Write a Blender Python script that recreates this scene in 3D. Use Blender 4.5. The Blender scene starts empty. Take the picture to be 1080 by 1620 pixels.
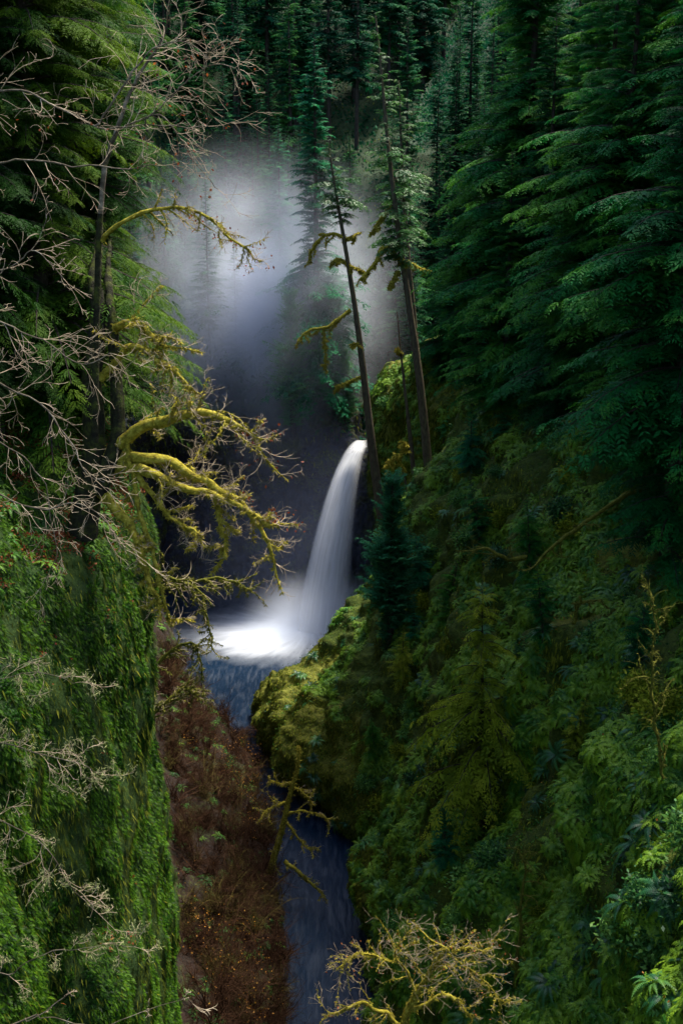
import bpy, math, random
import numpy as np
from mathutils import Vector
R = math.radians
C = bpy.context.scene.collection
scene = bpy.context.scene

# ------------------------------------------------------------------ camera
CAMZ, PITCH, FPX = 70.0, 15.0, 1737.0
cam = bpy.data.cameras.new('camera'); camo = bpy.data.objects.new('camera', cam); C.objects.link(camo)
camo.location = (0, 0, CAMZ); camo.rotation_euler = (R(90-PITCH), 0, 0)
cam.sensor_fit = 'VERTICAL'; cam.sensor_height = 36; cam.lens = 36*FPX/1620; cam.clip_end = 3000; cam.clip_start = 0.1
scene.camera = camo
# ------------------------------------------------------------------ light
SUN_EL, SUN_AZ = 66.0, 50.0      # azimuth measured from +Y towards +X
world = bpy.data.worlds.new('World'); scene.world = world; world.use_nodes = True
nt = world.node_tree; nt.nodes.clear()
sky = nt.nodes.new('ShaderNodeTexSky'); sky.sky_type = 'NISHITA'; sky.sun_disc = False
sky.sun_elevation = R(SUN_EL); sky.sun_rotation = R(SUN_AZ); sky.air_density = 1.0; sky.dust_density = 2.0
bg = nt.nodes.new('ShaderNodeBackground'); bg.inputs[1].default_value = 0.15
wo = nt.nodes.new('ShaderNodeOutputWorld')
nt.links.new(sky.outputs[0], bg.inputs[0]); nt.links.new(bg.outputs[0], wo.inputs[0])
sd = bpy.data.lights.new('sun', 'SUN'); sd.energy = 4.0; sd.angle = R(10); sd.color = (1.0, .92, .79)
so = bpy.data.objects.new('sun', sd); C.objects.link(so)
dirv = Vector((math.sin(R(SUN_AZ))*math.cos(R(SUN_EL)), math.cos(R(SUN_AZ))*math.cos(R(SUN_EL)), math.sin(R(SUN_EL))))
so.rotation_euler = dirv.to_track_quat('Z', 'Y').to_euler(); so.location = dirv*300
vs = scene.view_settings; scene.display_settings.display_device = 'sRGB'
vs.view_transform = 'Standard'; vs.look = 'None'; vs.gamma = 1.0; vs.exposure = 1.2
cy = scene.cycles
cy.max_bounces = 7; cy.diffuse_bounces = 3; cy.glossy_bounces = 2; cy.transmission_bounces = 2; cy.volume_bounces = 4
cy.transparent_max_bounces = 12; cy.use_denoising = True; cy.use_adaptive_sampling = True; cy.adaptive_threshold = 0.02
cy.sample_clamp_indirect = 4; cy.caustics_reflective = False; cy.caustics_refractive = False
cy.volume_step_rate = 1.0; cy.volume_max_steps = 64

# ------------------------------------------------------------------ helpers
cp, sp_ = math.cos(R(PITCH)), math.sin(R(PITCH))
def at(px, py, Y):
    """world point seen at (px,py) of the 1080x1620 photo, at northing Y"""
    u = (px-540)/FPX; v = (810-py)/FPX
    dy = cp+v*sp_; t = Y/dy
    return Vector((u*t, Y, CAMZ+(-sp_+v*cp)*t))
def proj(P):
    """numpy (N,3) -> pixel x, y, depth"""
    x = P[..., 0]; y = P[..., 1]; z = P[..., 2]-CAMZ
    d = y*cp-z*sp_; up = y*sp_+z*cp
    d = np.where(np.abs(d) < 1e-3, 1e-3, d)
    return 540+FPX*x/d, 810-FPX*up/d, d
def tag(o, label=None, cat=None, group=None, kind=None):
    if label: o['label'] = label
    if cat: o['category'] = cat
    if group: o['group'] = group
    if kind: o['kind'] = kind
    return o
def empty(name, loc=(0, 0, 0), rz=0, s=1.0):
    o = bpy.data.objects.new(name, None); C.objects.link(o)
    o.location = loc; o.rotation_euler = (0, 0, rz); o.scale = (s, s, s); o.empty_display_size = .5
    return o
def make_mesh(name, V, F, mat, smooth=False, var=None, mat2=None, nmat2=0):
    V = np.asarray(V, np.float32); F = np.asarray(F, np.int32)
    k = F.shape[1]
    me = bpy.data.meshes.new(name)
    me.vertices.add(len(V)); me.vertices.foreach_set('co', V.ravel())
    me.loops.add(F.size); me.loops.foreach_set('vertex_index', F.ravel())
    me.polygons.add(len(F)); me.polygons.foreach_set('loop_start', np.arange(0, F.size, k, dtype=np.int32))
    me.polygons.foreach_set('loop_total', np.full(len(F), k, np.int32))
    me.polygons.foreach_set('use_smooth', np.full(len(F), smooth))
    me.update(calc_edges=True)
    if var is not None:
        a = me.attributes.new('var', 'FLOAT', 'POINT'); a.data.foreach_set('value', np.asarray(var, np.float32))
    me.materials.append(mat)
    if mat2:
        me.materials.append(mat2); mi = np.zeros(len(F), np.int32); mi[len(F)-nmat2:] = 1; me.polygons.foreach_set('material_index', mi)
    return me
def obj(name, me, parent=None):
    o = bpy.data.objects.new(name, me); C.objects.link(o)
    if parent: o.parent = parent
    return o
def copy_tree(o, parent=None):
    c = o.copy(); C.objects.link(c); c.parent = parent
    for ch in list(o.children): copy_tree(ch, c)
    return c

# ---- value noise
def _h(ix, iy, iz, seed):
    n = (ix*374761393 + iy*668265263 + iz*1274126177 + seed*974634777) & 0xFFFFFFFF
    n = ((n ^ (n >> 13))*1274126177) & 0xFFFFFFFF
    n = n ^ (n >> 16)
    return (n & 0xFFFFFF)/float(0xFFFFFF)*2-1
def vnoise(P, seed=0):
    i = np.floor(P).astype(np.int64); f = P-i; f = f*f*f*(f*(f*6-15)+10)
    out = 0
    for dx in (0, 1):
        for dy in (0, 1):
            for dz in (0, 1):
                w = (f[..., 0] if dx else 1-f[..., 0])*(f[..., 1] if dy else 1-f[..., 1])*(f[..., 2] if dz else 1-f[..., 2])
                out = out + w*_h(i[..., 0]+dx, i[..., 1]+dy, i[..., 2]+dz, seed)
    return out
def fbm(P, scale, octs=4, seed=0, gain=.5):
    o = 0; a = 1; p = P/scale
    for k in range(octs):
        o = o + a*vnoise(p, seed+k*17); a *= gain; p = p*2.03+7.1
    return o
def cr(A, n, axis=0):
    """Catmull-Rom resample of control array along an axis to n samples"""
    A = np.moveaxis(np.asarray(A, float), axis, 0); m = len(A)
    t = np.linspace(0, m-1, n); i = np.minimum(t.astype(int), m-2); f = (t-i).reshape((-1,)+(1,)*(A.ndim-1))
    p0 = A[np.maximum(i-1, 0)]; p1 = A[i]; p2 = A[i+1]; p3 = A[np.minimum(i+2, m-1)]
    o = .5*((2*p1)+(-p0+p2)*f+(2*p0-5*p1+4*p2-p3)*f*f+(-p0+3*p1-3*p2+p3)*f**3)
    return np.moveaxis(o, 0, axis)
def grid_normals(P):
    du = np.gradient(P, axis=0); dv = np.gradient(P, axis=1)
    n = np.cross(du, dv); return n/np.maximum(np.linalg.norm(n, axis=-1, keepdims=True), 1e-6)
def grid_faces(nu, nv):
    i = np.arange(nu*nv).reshape(nu, nv)
    return np.stack([i[:-1, :-1], i[1:, :-1], i[1:, 1:], i[:-1, 1:]], -1).reshape(-1, 4)

# ------------------------------------------------------------------ materials
def newmat(name):
    m = bpy.data.materials.new(name); m.use_nodes = True; t = m.node_tree; t.nodes.clear()
    o = t.nodes.new('ShaderNodeOutputMaterial'); return m, t, o
def ramp(t, fac, stops):
    r = t.nodes.new('ShaderNodeValToRGB'); e = r.color_ramp.elements
    e[0].position, e[0].color = stops[0][0], (*stops[0][1], 1)
    e[1].position, e[1].color = stops[-1][0], (*stops[-1][1], 1)
    for p, c in stops[1:-1]:
        q = e.new(p); q.color = (*c, 1)
    t.links.new(fac, r.inputs[0]); return r.outputs[0]
def noise_node(t, scale, detail=4, rough=.6, coord='Object', stretch=None):
    tc = t.nodes.new('ShaderNodeTexCoord'); n = t.nodes.new('ShaderNodeTexNoise')
    n.inputs['Scale'].default_value = scale; n.inputs['Detail'].default_value = detail; n.inputs['Roughness'].default_value = rough
    src = tc.outputs[coord]
    if coord == 'World':
        pass
    if stretch:
        mp = t.nodes.new('ShaderNodeMapping'); mp.inputs['Scale'].default_value = stretch; t.links.new(src, mp.inputs[0]); src = mp.outputs[0]
    t.links.new(src, n.inputs['Vector']); return n.outputs['Fac']
def mathn(t, op, a, b=None, clamp=False):
    m = t.nodes.new('ShaderNodeMath'); m.operation = op; m.use_clamp = clamp
    for i, x in enumerate((a, b)):
        if x is None: continue
        if isinstance(x, (int, float)): m.inputs[i].default_value = x
        else: t.links.new(x, m.inputs[i])
    return m.outputs[0]
def foliage(name, stops, transl=.35, rough=.5, spec=.3, nscale=.6, obvar=.5, attrvar=.5):
    m, t, o = newmat(name)
    n = noise_node(t, nscale, 3)
    oi = t.nodes.new('ShaderNodeObjectInfo'); at_ = t.nodes.new('ShaderNodeAttribute'); at_.attribute_name = 'var'
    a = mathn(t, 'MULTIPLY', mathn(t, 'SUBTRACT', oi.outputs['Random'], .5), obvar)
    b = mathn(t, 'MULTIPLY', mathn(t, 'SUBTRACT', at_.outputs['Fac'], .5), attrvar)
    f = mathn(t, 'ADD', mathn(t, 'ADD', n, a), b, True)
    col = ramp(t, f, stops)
    p = t.nodes.new('ShaderNodeBsdfPrincipled'); t.links.new(col, p.inputs['Base Color'])
    p.inputs['Roughness'].default_value = rough; p.inputs['Specular IOR Level'].default_value = spec
    tr = t.nodes.new('ShaderNodeBsdfTranslucent'); t.links.new(col, tr.inputs[0])
    mx = t.nodes.new('ShaderNodeMixShader'); mx.inputs[0].default_value = transl
    t.links.new(p.outputs[0], mx.inputs[1]); t.links.new(tr.outputs[0], mx.inputs[2]); t.links.new(mx.outputs[0], o.inputs[0])
    return m
def solid(name, stops, nscale=2, rough=.9, spec=.2, bump=.4, bscale=6, stretch=None, bdist=.1):
    m, t, o = newmat(name)
    n = noise_node(t, nscale, 6, .65, stretch=stretch)
    col = ramp(t, n, stops)
    p = t.nodes.new('ShaderNodeBsdfPrincipled'); t.links.new(col, p.inputs['Base Color'])
    p.inputs['Roughness'].default_value = rough; p.inputs['Specular IOR Level'].default_value = spec
    if bump:
        b = t.nodes.new('ShaderNodeBump'); b.inputs['Strength'].default_value = bump; b.inputs['Distance'].default_value = bdist
        t.links.new(noise_node(t, bscale, 6, .7, stretch=stretch), b.inputs['Height']); t.links.new(b.outputs[0], p.inputs['Normal'])
    t.links.new(p.outputs[0], o.inputs[0]); return m
def terrain_mat(name, rock, soil, moss, moss_amt=.5, z_lo=None, bump=.8):
    """rock / soil / moss mixed by noise and by how much the surface faces up"""
    m, t, o = newmat(name)
    big = noise_node(t, .22, 5, .6); fine = noise_node(t, 2.2, 7, .7); vf = noise_node(t, 9, 5, .7)
    c1 = ramp(t, fine, [(.3, rock[0]), (.7, rock[1])])
    c2 = ramp(t, vf, [(.3, soil[0]), (.7, soil[1])])
    c3 = ramp(t, fine, [(.28, moss[0]), (.5, moss[1]), (.75, moss[2])])
    mx = t.nodes.new('ShaderNodeMixRGB'); t.links.new(ramp(t, noise_node(t, .5, 5, .7), [(.46, (0, 0, 0)), (.56, (1, 1, 1))]), mx.inputs[0])
    t.links.new(c1, mx.inputs[1]); t.links.new(c2, mx.inputs[2])
    mk = mathn(t, 'ADD', mathn(t, 'MULTIPLY', big, .6), mathn(t, 'MULTIPLY', fine, .4))
    lo = .62-.3*moss_amt
    fac = ramp(t, mk, [(lo-.04, (0, 0, 0)), (lo+.05, (1, 1, 1))])
    mx2 = t.nodes.new('ShaderNodeMixRGB'); t.links.new(fac, mx2.inputs[0]); t.links.new(mx.outputs[0], mx2.inputs[1]); t.links.new(c3, mx2.inputs[2])
    p = t.nodes.new('ShaderNodeBsdfPrincipled'); t.links.new(mx2.outputs[0], p.inputs['Base Color'])
    p.inputs['Roughness'].default_value = .8; p.inputs['Specular IOR Level'].default_value = .25
    b = t.nodes.new('ShaderNodeBump'); b.inputs['Strength'].default_value = bump; b.inputs['Distance'].default_value = .35
    h = mathn(t, 'ADD', mathn(t, 'MULTIPLY', fine, .7), mathn(t, 'MULTIPLY', vf, .3))
    t.links.new(h, b.inputs['Height']); t.links.new(b.outputs[0], p.inputs['Normal'])
    t.links.new(p.outputs[0], o.inputs[0]); return m

ROCK = ((.018, .018, .022), (.07, .068, .07)); SOIL = ((.02, .012, .008), (.075, .04, .022))
M = {}
M['slope'] = terrain_mat('slope_ground', ROCK, SOIL, ((.014, .028, .003), (.05, .08, .007), (.14, .17, .016)), .95, bump=1.0)
M['headland'] = terrain_mat('mossy_cliff', ROCK, SOIL, ((.035, .045, .006), (.12, .13, .014), (.24, .235, .03)), 1.1)
M['nearcliff'] = terrain_mat('fern_cliff', ROCK, SOIL, ((.008, .022, .003), (.020, .05, .005), (.06, .09, .010)), .85)

M['cave'] = terrain_mat('wet_basalt', ((.008, .011, .024), (.028, .036, .062)), ((.012, .010, .010), (.03, .026, .03)), ((.02, .03, .006), (.05, .07, .012), (.09, .10, .02)), .3)
M['bank'] = terrain_mat('leafy_bank', ((.012, .008, .006), (.03, .02, .014)), ((.012, .006, .004), (.035, .016, .010)), ((.012, .018, .005), (.03, .04, .01), (.06, .07, .015)), .25)
M['hill'] = terrain_mat('forest_floor', ((.01, .012, .008), (.02, .024, .014)), ((.01, .014, .006), (.025, .028, .012)), ((.006, .018, .006), (.012, .035, .010), (.025, .055, .015)), 1.6)
M['hemlock'] = foliage('hemlock_needles', [(.2, (.002, .055, .015)), (.5, (.006, .12, .020)), (.8, (.05, .18, .014))], .3, .6, .12, .6, .8, .6)
M['fir'] = foliage('fir_needles', [(.2, (.008, .042, .020)), (.5, (.020, .085, .028)), (.8, (.06, .13, .03))], .3)
M['cedar'] = foliage('cedar_scales', [(.2, (.005, .10, .045)), (.5, (.015, .21, .07)), (.8, (.08, .32, .07))], .3, .6, .15)
M['near_fir'] = foliage('near_needles', [(.2, (.006, .034, .004)), (.5, (.020, .075, .006)), (.8, (.10, .18, .010))], .4, .6, .12)
M['teal'] = foliage('teal_scales', [(.2, (.012, .11, .045)), (.5, (.04, .26, .10)), (.8, (.14, .40, .12))], .35, .6, .15)
M['far_fir'] = foliage('far_needles', [(.2, (.003, .050, .026)), (.5, (.008, .10, .036)), (.8, (.045, .17, .03))], .3, .7, .12)
M['lime'] = foliage('lime_needles', [(.2, (.07, .12, .008)), (.5, (.20, .27, .014)), (.8, (.36, .40, .03))], .35, .6, .1)
M['fern'] = foliage('fern_fronds', [(.2, (.006, .045, .006)), (.5, (.032, .14, .012)), (.8, (.18, .32, .016))], .3, .5, .3, .35, .5, .5)
M['swordfern'] = foliage('sword_fern_fronds', [(.2, (.010, .06, .022)), (.5, (.03, .15, .045)), (.8, (.12, .28, .05))], .3, .4, .45, .35, .6, .5)
M['clifffern'] = foliage('cliff_fern_fronds', [(.15, (.004, .020, .002)), (.5, (.015, .070, .003)), (.85, (.10, .23, .006))], .4, .5, .2, .45, .3, .9)
M['mosstuft'] = foliage('moss_tufts', [(.2, (.03, .045, .005)), (.5, (.085, .115, .010)), (.8, (.21, .225, .025))], .3, .9, .1, 1.2, .3, .6)
M['bark'] = solid('fir_bark', [(.3, (.018, .014, .011)), (.55, (.05, .04, .032)), (.75, (.08, .08, .045))], 1.5, bump=.8, stretch=(4, 4, 1))
M['firbark'] = solid('pale_fir_bark', [(.3, (.035, .028, .020)), (.5, (.10, .08, .055)), (.7, (.14, .14, .06))], 1.2, bump=.8, stretch=(4, 4, 1))
M['greybark'] = solid('alder_bark', [(.35, (.04, .032, .02)), (.5, (.11, .09, .06)), (.7, (.28, .24, .18))], 3, bump=.4)
M['darkbark'] = solid('dark_mossy_bark', [(.35, (.010, .009, .006)), (.5, (.022, .024, .009)), (.65, (.06, .075, .010))], 2.5, bump=.9)
M['moss'] = solid('limb_moss', [(.3, (.09, .07, .012)), (.5, (.33, .28, .022)), (.7, (.62, .54, .09))], 5, bump=1.0, bscale=18)
M['olive'] = solid('olive_moss', [(.3, (.04, .045, .006)), (.5, (.11, .115, .012)), (.7, (.22, .2, .03))], 5, bump=.8)
M['bankmoss'] = foliage('bank_moss_tufts', [(.2, (.025, .05, .004)), (.5, (.10, .13, .010)), (.8, (.30, .31, .025))], .3, .8, .15, 1.0, .3, .6)
M['twig'] = solid('pale_twigs', [(.3, (.14, .10, .06)), (.6, (.42, .34, .23))], 4, bump=0, rough=.7)
M['browntwig'] = solid('brown_twigs', [(.3, (.020, .011, .007)), (.5, (.046, .024, .014)), (.75, (.12, .068, .042))], .35, bump=0, rough=1, spec=0)
M['lichen'] = foliage('lichen_tufts', [(.2, (.16, .19, .07)), (.8, (.42, .44, .2))], .3, .9, .1, 2)
M['redleaf'] = foliage('rust_leaves', [(.2, (.10, .018, .008)), (.5, (.22, .05, .015)), (.8, (.4, .13, .03))], .4, .6, .3, 2)
M['yellowleaf'] = foliage('yellow_leaves', [(.2, (.20, .08, .01)), (.5, (.38, .18, .02)), (.8, (.6, .36, .05))], .3, .6, .3, 2)

# ------------------------------------------------------------------ terrain sheets
SHEETS = {}
def sheet(name, ctrl, nu, nv, mat, amps, seed, key=None, flip=False, anis=(1, 1, 1), mat2=None, region=None):
    A = cr(cr(ctrl, nu, 0), nv, 1)
    N = grid_normals(A)*(-1 if flip else 1)
    Q = A*np.array(anis)
    d = np.zeros(A.shape[:2])
    for sc, am, oc in amps: d += am*fbm(Q, sc, oc, seed+int(sc*10))
    P = A+N*d[..., None]
    N = grid_normals(P)*(-1 if flip else 1)
    F = grid_faces(nu, nv)
    if flip: F = F[:, ::-1]
    me = make_mesh(name, P.reshape(-1, 3), F, mat, True)
    if mat2:
        c = P.reshape(-1, 3)[F].mean(1); me.materials.append(mat2); me.polygons.foreach_set('material_index', region(c, c+fbm(c, 2.5, 3, 77)[:, None]*1.6).astype(np.int32))
    o = obj(name, me); o['kind'] = 'structure'
    SHEETS[key or name] = (P, N)
    return o

RS = {  # right bank: northing -> profile of (x, z), water to ridge
 -20: [(-10,-3),(-8,8),(-2,20),(5,34),(11,46),(17,58),(34,70),(80,92),(160,120)],
 5:   [(-6,-3),(-4,6),(1,18),(7,30),(12,42),(17,54),(31,66),(75,88),(160,120)],
 25:  [(-2,-3),(0,6),(4,17),(8.5,28),(13,40),(18,51),(30,63),(75,88),(160,120)],
 40:  [(0,-3),(1.5,6),(5,16),(9.5,27),(14.3,38.6),(19,49),(31,61),(75,88),(160,120)],
 58:  [(1.5,-3),(2.5,6),(6,16),(10,27),(15,39),(20.5,50),(33,62),(75,90),(160,122)],
 75:  [(2,-3),(3,6),(6.5,16),(10.5,28),(16,40),(22,50),(34,62),(75,92),(160,124)],
 88:  [(1.8,-3),(2.3,5),(5.5,14),(9.5,26),(15,38),(21,50),(33,62),(75,92),(160,125)],
 98:  [(1.6,-3),(1.6,4),(3,9),(8,22),(14,36),(20,49),(32,62),(72,92),(160,126)],
 106: [(4,-3),(5.2,4),(6.5,9),(9,21),(14,34),(19.5,48),(31,61),(72,92),(160,127)],
 112: [(1.5,-3),(1,4),(2.2,10),(7,21),(12.5,34),(18,48),(30,61),(72,92),(160,128)],
 120: [(-3.6,-3),(-4.6,5),(-3,11),(2.5,20),(9.5,33),(16,48),(29,61),(72,92),(160,128)],
 130: [(-8,-3),(-9.5,4),(-8,9.5),(-3.5,13.5),(5,24),(14,44),(27,60),(72,92),(160,129)],
 140: [(-11,-3),(-12,4),(-10.5,7.5),(-4.5,11.2),(4,22),(13,41),(26,59),(72,92),(160,130)],
 149: [(-9,-3),(-10,2),(-7.5,4),(-3,7.2),(4.5,17),(13,35),(25,56),(72,90),(160,130)],
 158: [(0,-3),(1,1),(3.2,4),(6.5,10),(10,20),(14.5,32),(25,54),(72,88),(160,130)],
 168: [(5,-3),(5.6,3),(6.2,9),(7.2,18),(9.5,27),(15.5,34),(24,52),(72,86),(160,130)],
 178: [(6.5,-3),(7,5),(7.5,15),(8.5,24),(10.5,31),(13,44),(22,54),(70,84),(160,130)],
 187: [(8,-3),(8,6),(7.5,16),(7.5,26),(7.5,35),(9,42),(18,50),(70,84),(160,130)],
 193: [(10,-3),(10,6),(9,16),(8,26),(8,34),(9,41),(17,48),(70,84),(160,130)],
}
def mossy_right(c, j):
    x, y, z = j.T; px, py, d = proj(c)
    a = (y > 109) & (y < 151) & (z < 13.5) & (x < 4)
    b = (y > 92) & (y < 104) & (z < 12) & (x < 5)
    e = (y > 166) & (x > 7) & (x < 20) & (z > 28) & (z < 52)
    f = (y > 60) & (y < 82) & (z > 38) & (z < 53) & (fbm(c*[1, 1, .4], 7, 2, 21) > .1)
    return a | b | e | f
rctrl = [[(x, Y, z) for x, z in RS[Y]] for Y in sorted(RS)]
sheet('gorge_slope', rctrl, 620, 420, M['slope'], [(22, 2.2, 2), (8, 2.1, 3), (3.0, 1.15, 3), (1.0, .38, 3)], 3, 'right', flip=True, anis=(1, 1, .6), mat2=M['headland'], region=mossy_right)
LS = {
 -20: [(-30,-3),(-32,5),(-34,20),(-36,40),(-38,58),(-48,66),(-90,90),(-170,125)],
 38:  [(-2.5,-3),(-4.5,2),(-11,8),(-14,20),(-17,42),(-22,60),(-48,80),(-170,125)],
 60:  [(-2.8,-3),(-4.2,1),(-9.5,5),(-15,13),(-19,38),(-25,60),(-50,78),(-170,125)],
 85:  [(-4.0,-3),(-5.2,1),(-11,5.5),(-18,12.5),(-23,36),(-30,60),(-55,78),(-170,125)],
 104: [(-5.8,-3),(-7.2,1),(-13,5),(-20.5,12),(-26,34),(-33,60),(-60,80),(-170,125)],
 118: [(-7.3,-3),(-9.2,1),(-16,6),(-24,14),(-30,36),(-37,60),(-62,80),(-170,125)],
 132: [(-10.6,-3),(-12.2,1.5),(-19,7),(-27,16),(-33,36),(-40,58),(-66,80),(-170,125)],
 143: [(-17,-3),(-19,2),(-25,9),(-31,20),(-36,38),(-43,57),(-70,80),(-170,125)],
 158: [(-23,-3),(-25,3),(-30,13),(-34,25),(-38,40),(-45,54),(-72,78),(-170,125)],
 175: [(-30,-3),(-32,5),(-35,15),(-37,27),(-41,41),(-48,52),(-74,76),(-170,125)],
 190: [(-38,-3),(-39,5),(-40,15),(-42,27),(-46,41),(-52,52),(-76,76),(-170,125)],
}
lctrl = [[(x, Y, z) for x, z in LS[Y]] for Y in sorted(LS)]
sheet('left_bank', lctrl, 480, 300, M['bank'], [(14, 1.4, 3), (4.5, .7, 3), (1.2, .25, 3)], 31, 'left', anis=(1, 1, .6))
# near cliff on the left: plan line with outward wall, then a leafy shelf rising inland
NC = [(-19.5, -2), (-16.2, 8), (-12.6, 18), (-10.1, 26), (-8.4, 31.5), (-7.55, 35), (-7.7, 39), (-8.4, 45), (-10.2, 52), (-13, 59), (-19, 67)]
prof = [(0, -3), (.3, 14), (0, 28), (-.1, 42), (0, 52), (.35, 57.6), (1.6, 60.2), (4.6, 62.6), (10, 67), (19, 73), (44, 86)]
nctrl = []
for i, (x, y) in enumerate(NC):
    a = NC[max(i-1, 0)]; b = NC[min(i+1, len(NC)-1)]
    tx, ty = b[0]-a[0], b[1]-a[1]; l = math.hypot(tx, ty); nx, ny = -ty/l, tx/l
    nx, ny = nx*.6-.5, ny*.6+(.05 if y < 55 else .5); l = math.hypot(nx, ny); nx /= l; ny /= l
    dz = -1.5 if y < 20 else 0
    nctrl.append([(x+nx*d, y+ny*d, z+(dz if z > 50 else 0)) for d, z in prof])
sheet('near_cliff', nctrl, 330, 560, M['nearcliff'], [(5, .7, 3), (1.6, .36, 3), (.4, .07, 2)], 51, 'near', anis=(1, 1, .55))
# amphitheatre behind the pool
FC = [(16, 186.5, 41), (12, 190, 40), (8.5, 193.5, 38), (7.0, 197.5, 36), (4.2, 199.5, 29.2), (1.2, 198.5, 31.5), (-4, 199.5, 34), (-12, 202.5, 36), (-21, 203.5, 38), (-30, 199.5, 41), (-37, 190, 43), (-41, 176, 44), (-42, 160, 44)]
fctrl = []
for i, (x, y, zr) in enumerate(FC):
    a = FC[max(i-1, 0)]; b = FC[min(i+1, len(FC)-1)]
    tx, ty = b[0]-a[0], b[1]-a[1]; l = math.hypot(tx, ty); ox, oy = ty/l, -tx/l     # outward (away from the pool)
    cave = 1.0 if 4 <= i <= 9 else .3
    k = zr/36
    pr = [(1.5*cave, -3), (3*cave, 3), (5.5*cave, 12*k), (5.5*cave, 20*k), (1.5*cave, 25.5*k), (-.8*cave, 29*k), (.3, 32.5*k), (2.2, zr), (9, zr+7), (24, zr+19), (60, zr+50), (130, zr+95)]
    if i == 4: pr[7:] = [(2.2, zr), (9, zr+.3), (24, zr+2), (60, zr+12), (130, zr+60)]
    if i in (3, 5): pr[8:] = [(9, zr+4), (24, zr+12), (60, zr+36), (130, zr+80)]
    fctrl.append([(x+ox*d, y+oy*d, z) for d, z in pr])
sheet('amphitheatre_cliff', fctrl, 460, 420, M['cave'], [(9, 1.2, 3), (3, .8, 3), (.9, .35, 3)], 71, 'amph', flip=True, anis=(1, 1, .7), mat2=M['hill'], region=lambda c, j: (j[:, 2] > 42))
# wooded hills all round
gx = np.linspace(-420, 420, 260); gy = np.linspace(202, 640, 200)
X, Yg = np.meshgrid(gx, gy, indexing='ij')
xc = 4+.10*(Yg-200)
Z = 30+np.clip(np.abs(X-xc)-3, 0, None)**.95*.85+np.clip(Yg-205, 0, None)*.34
Z = np.minimum(Z, 30+np.clip(Yg-205, 0, None)*.55+190)
PH = np.stack([X, Yg, Z], -1); PH[..., 2] += 3.2*fbm(PH*[1, 1, 0], 30, 4, 5)-2
o = obj('hill', make_mesh('hill', PH.reshape(-1, 3), grid_faces(260, 200), M['hill'], True)); o['kind'] = 'structure'
SHEETS['hill'] = (PH, grid_normals(PH))

# ------------------------------------------------------------------ water
wm, t, o_ = newmat('pool_water')
tc = t.nodes.new('ShaderNodeTexCoord')
def vecm(t, op, a, b=None):
    m = t.nodes.new('ShaderNodeVectorMath'); m.operation = op
    for i, x in enumerate((a, b)):
        if x is None: continue
        if isinstance(x, (tuple, list)): m.inputs[i].default_value = x
        else: t.links.new(x, m.inputs[i])
    return m
IMP = (-5.0, 181.5, 0)
rel = vecm(t, 'SUBTRACT', tc.outputs['Object'], IMP)
sc_ = vecm(t, 'MULTIPLY', rel.outputs[0], (1/15.5, 1/12.5, 0))      # ellipse of foam
off = vecm(t, 'ADD', sc_.outputs[0], (.42, .12, 0))
ln = vecm(t, 'LENGTH', off.outputs[0]).outputs['Value']
sx = t.nodes.new('ShaderNodeSeparateXYZ'); t.links.new(rel.outputs[0], sx.inputs[0])
ang = mathn(t, 'ARCTAN2', sx.outputs[1], sx.outputs[0]); rad = vecm(t, 'LENGTH', rel.outputs[0]).outputs['Value']
cx = t.nodes.new('ShaderNodeCombineXYZ'); t.links.new(mathn(t, 'MULTIPLY', ang, 5.5), cx.inputs[0]); t.links.new(mathn(t, 'MULTIPLY', rad, .10), cx.inputs[1])
rn = t.nodes.new('ShaderNodeTexNoise'); rn.inputs['Scale'].default_value = 1.6; rn.inputs['Detail'].default_value = 5; t.links.new(cx.outputs[0], rn.inputs['Vector'])
edge = mathn(t, 'ADD', ln, mathn(t, 'MULTIPLY', mathn(t, 'SUBTRACT', rn.outputs['Fac'], .5), .5))
foam = ramp(t, mathn(t, 'MULTIPLY', edge, .68), [(.05, (.95, .95, .95)), (.28, (.78, .78, .78)), (.48, (.42, .42, .42)), (.66, (.12, .12, .12)), (.86, (0, 0, 0))])
st = noise_node(t, .7, 4, .6, stretch=(2.6, .35, 1))
stk = ramp(t, st, [(.48, (0, 0, 0)), (.8, (.045, .05, .055))])
ff = t.nodes.new('ShaderNodeMixRGB'); ff.blend_type = 'LIGHTEN'; ff.inputs[0].default_value = 1; t.links.new(foam, ff.inputs[1]); t.links.new(stk, ff.inputs[2])
wat = t.nodes.new('ShaderNodeBsdfPrincipled'); wat.inputs['Base Color'].default_value = (.002, .013, .034, 1); wat.inputs['Roughness'].default_value = .4; wat.inputs['Specular IOR Level'].default_value = .25
bp = t.nodes.new('ShaderNodeBump'); bp.inputs['Strength'].default_value = .5; bp.inputs['Distance'].default_value = .35
t.links.new(noise_node(t, .8, 3, .5, stretch=(1.6, .45, 1)), bp.inputs['Height']); t.links.new(bp.outputs[0], wat.inputs['Normal'])
fm = t.nodes.new('ShaderNodeBsdfDiffuse'); fm.inputs[0].default_value = (.84, .90, 1.0, 1)
mx = t.nodes.new('ShaderNodeMixShader'); t.links.new(ff.outputs[0], mx.inputs[0]); t.links.new(wat.outputs[0], mx.inputs[1]); t.links.new(fm.outputs[0], mx.inputs[2])
t.links.new(mx.outputs[0], o_.inputs[0])
gx = np.linspace(-60, 40, 260); gy = np.linspace(-20, 215, 520)
X, Yg = np.meshgrid(gx, gy, indexing='ij'); PW = np.stack([X, Yg, 0*X], -1)
PW[..., 2] = .07*fbm(PW*[1.3, .5, 1], 3.0, 3, 9)
d = np.hypot(X-IMP[0], Yg-IMP[1]); PW[..., 2] += 1.1*np.exp(-(d/5.5)**2)
o = obj('stream_water', make_mesh('stream_water', PW.reshape(-1, 3), grid_faces(260, 520), wm, True)); o['kind'] = 'structure'
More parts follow.
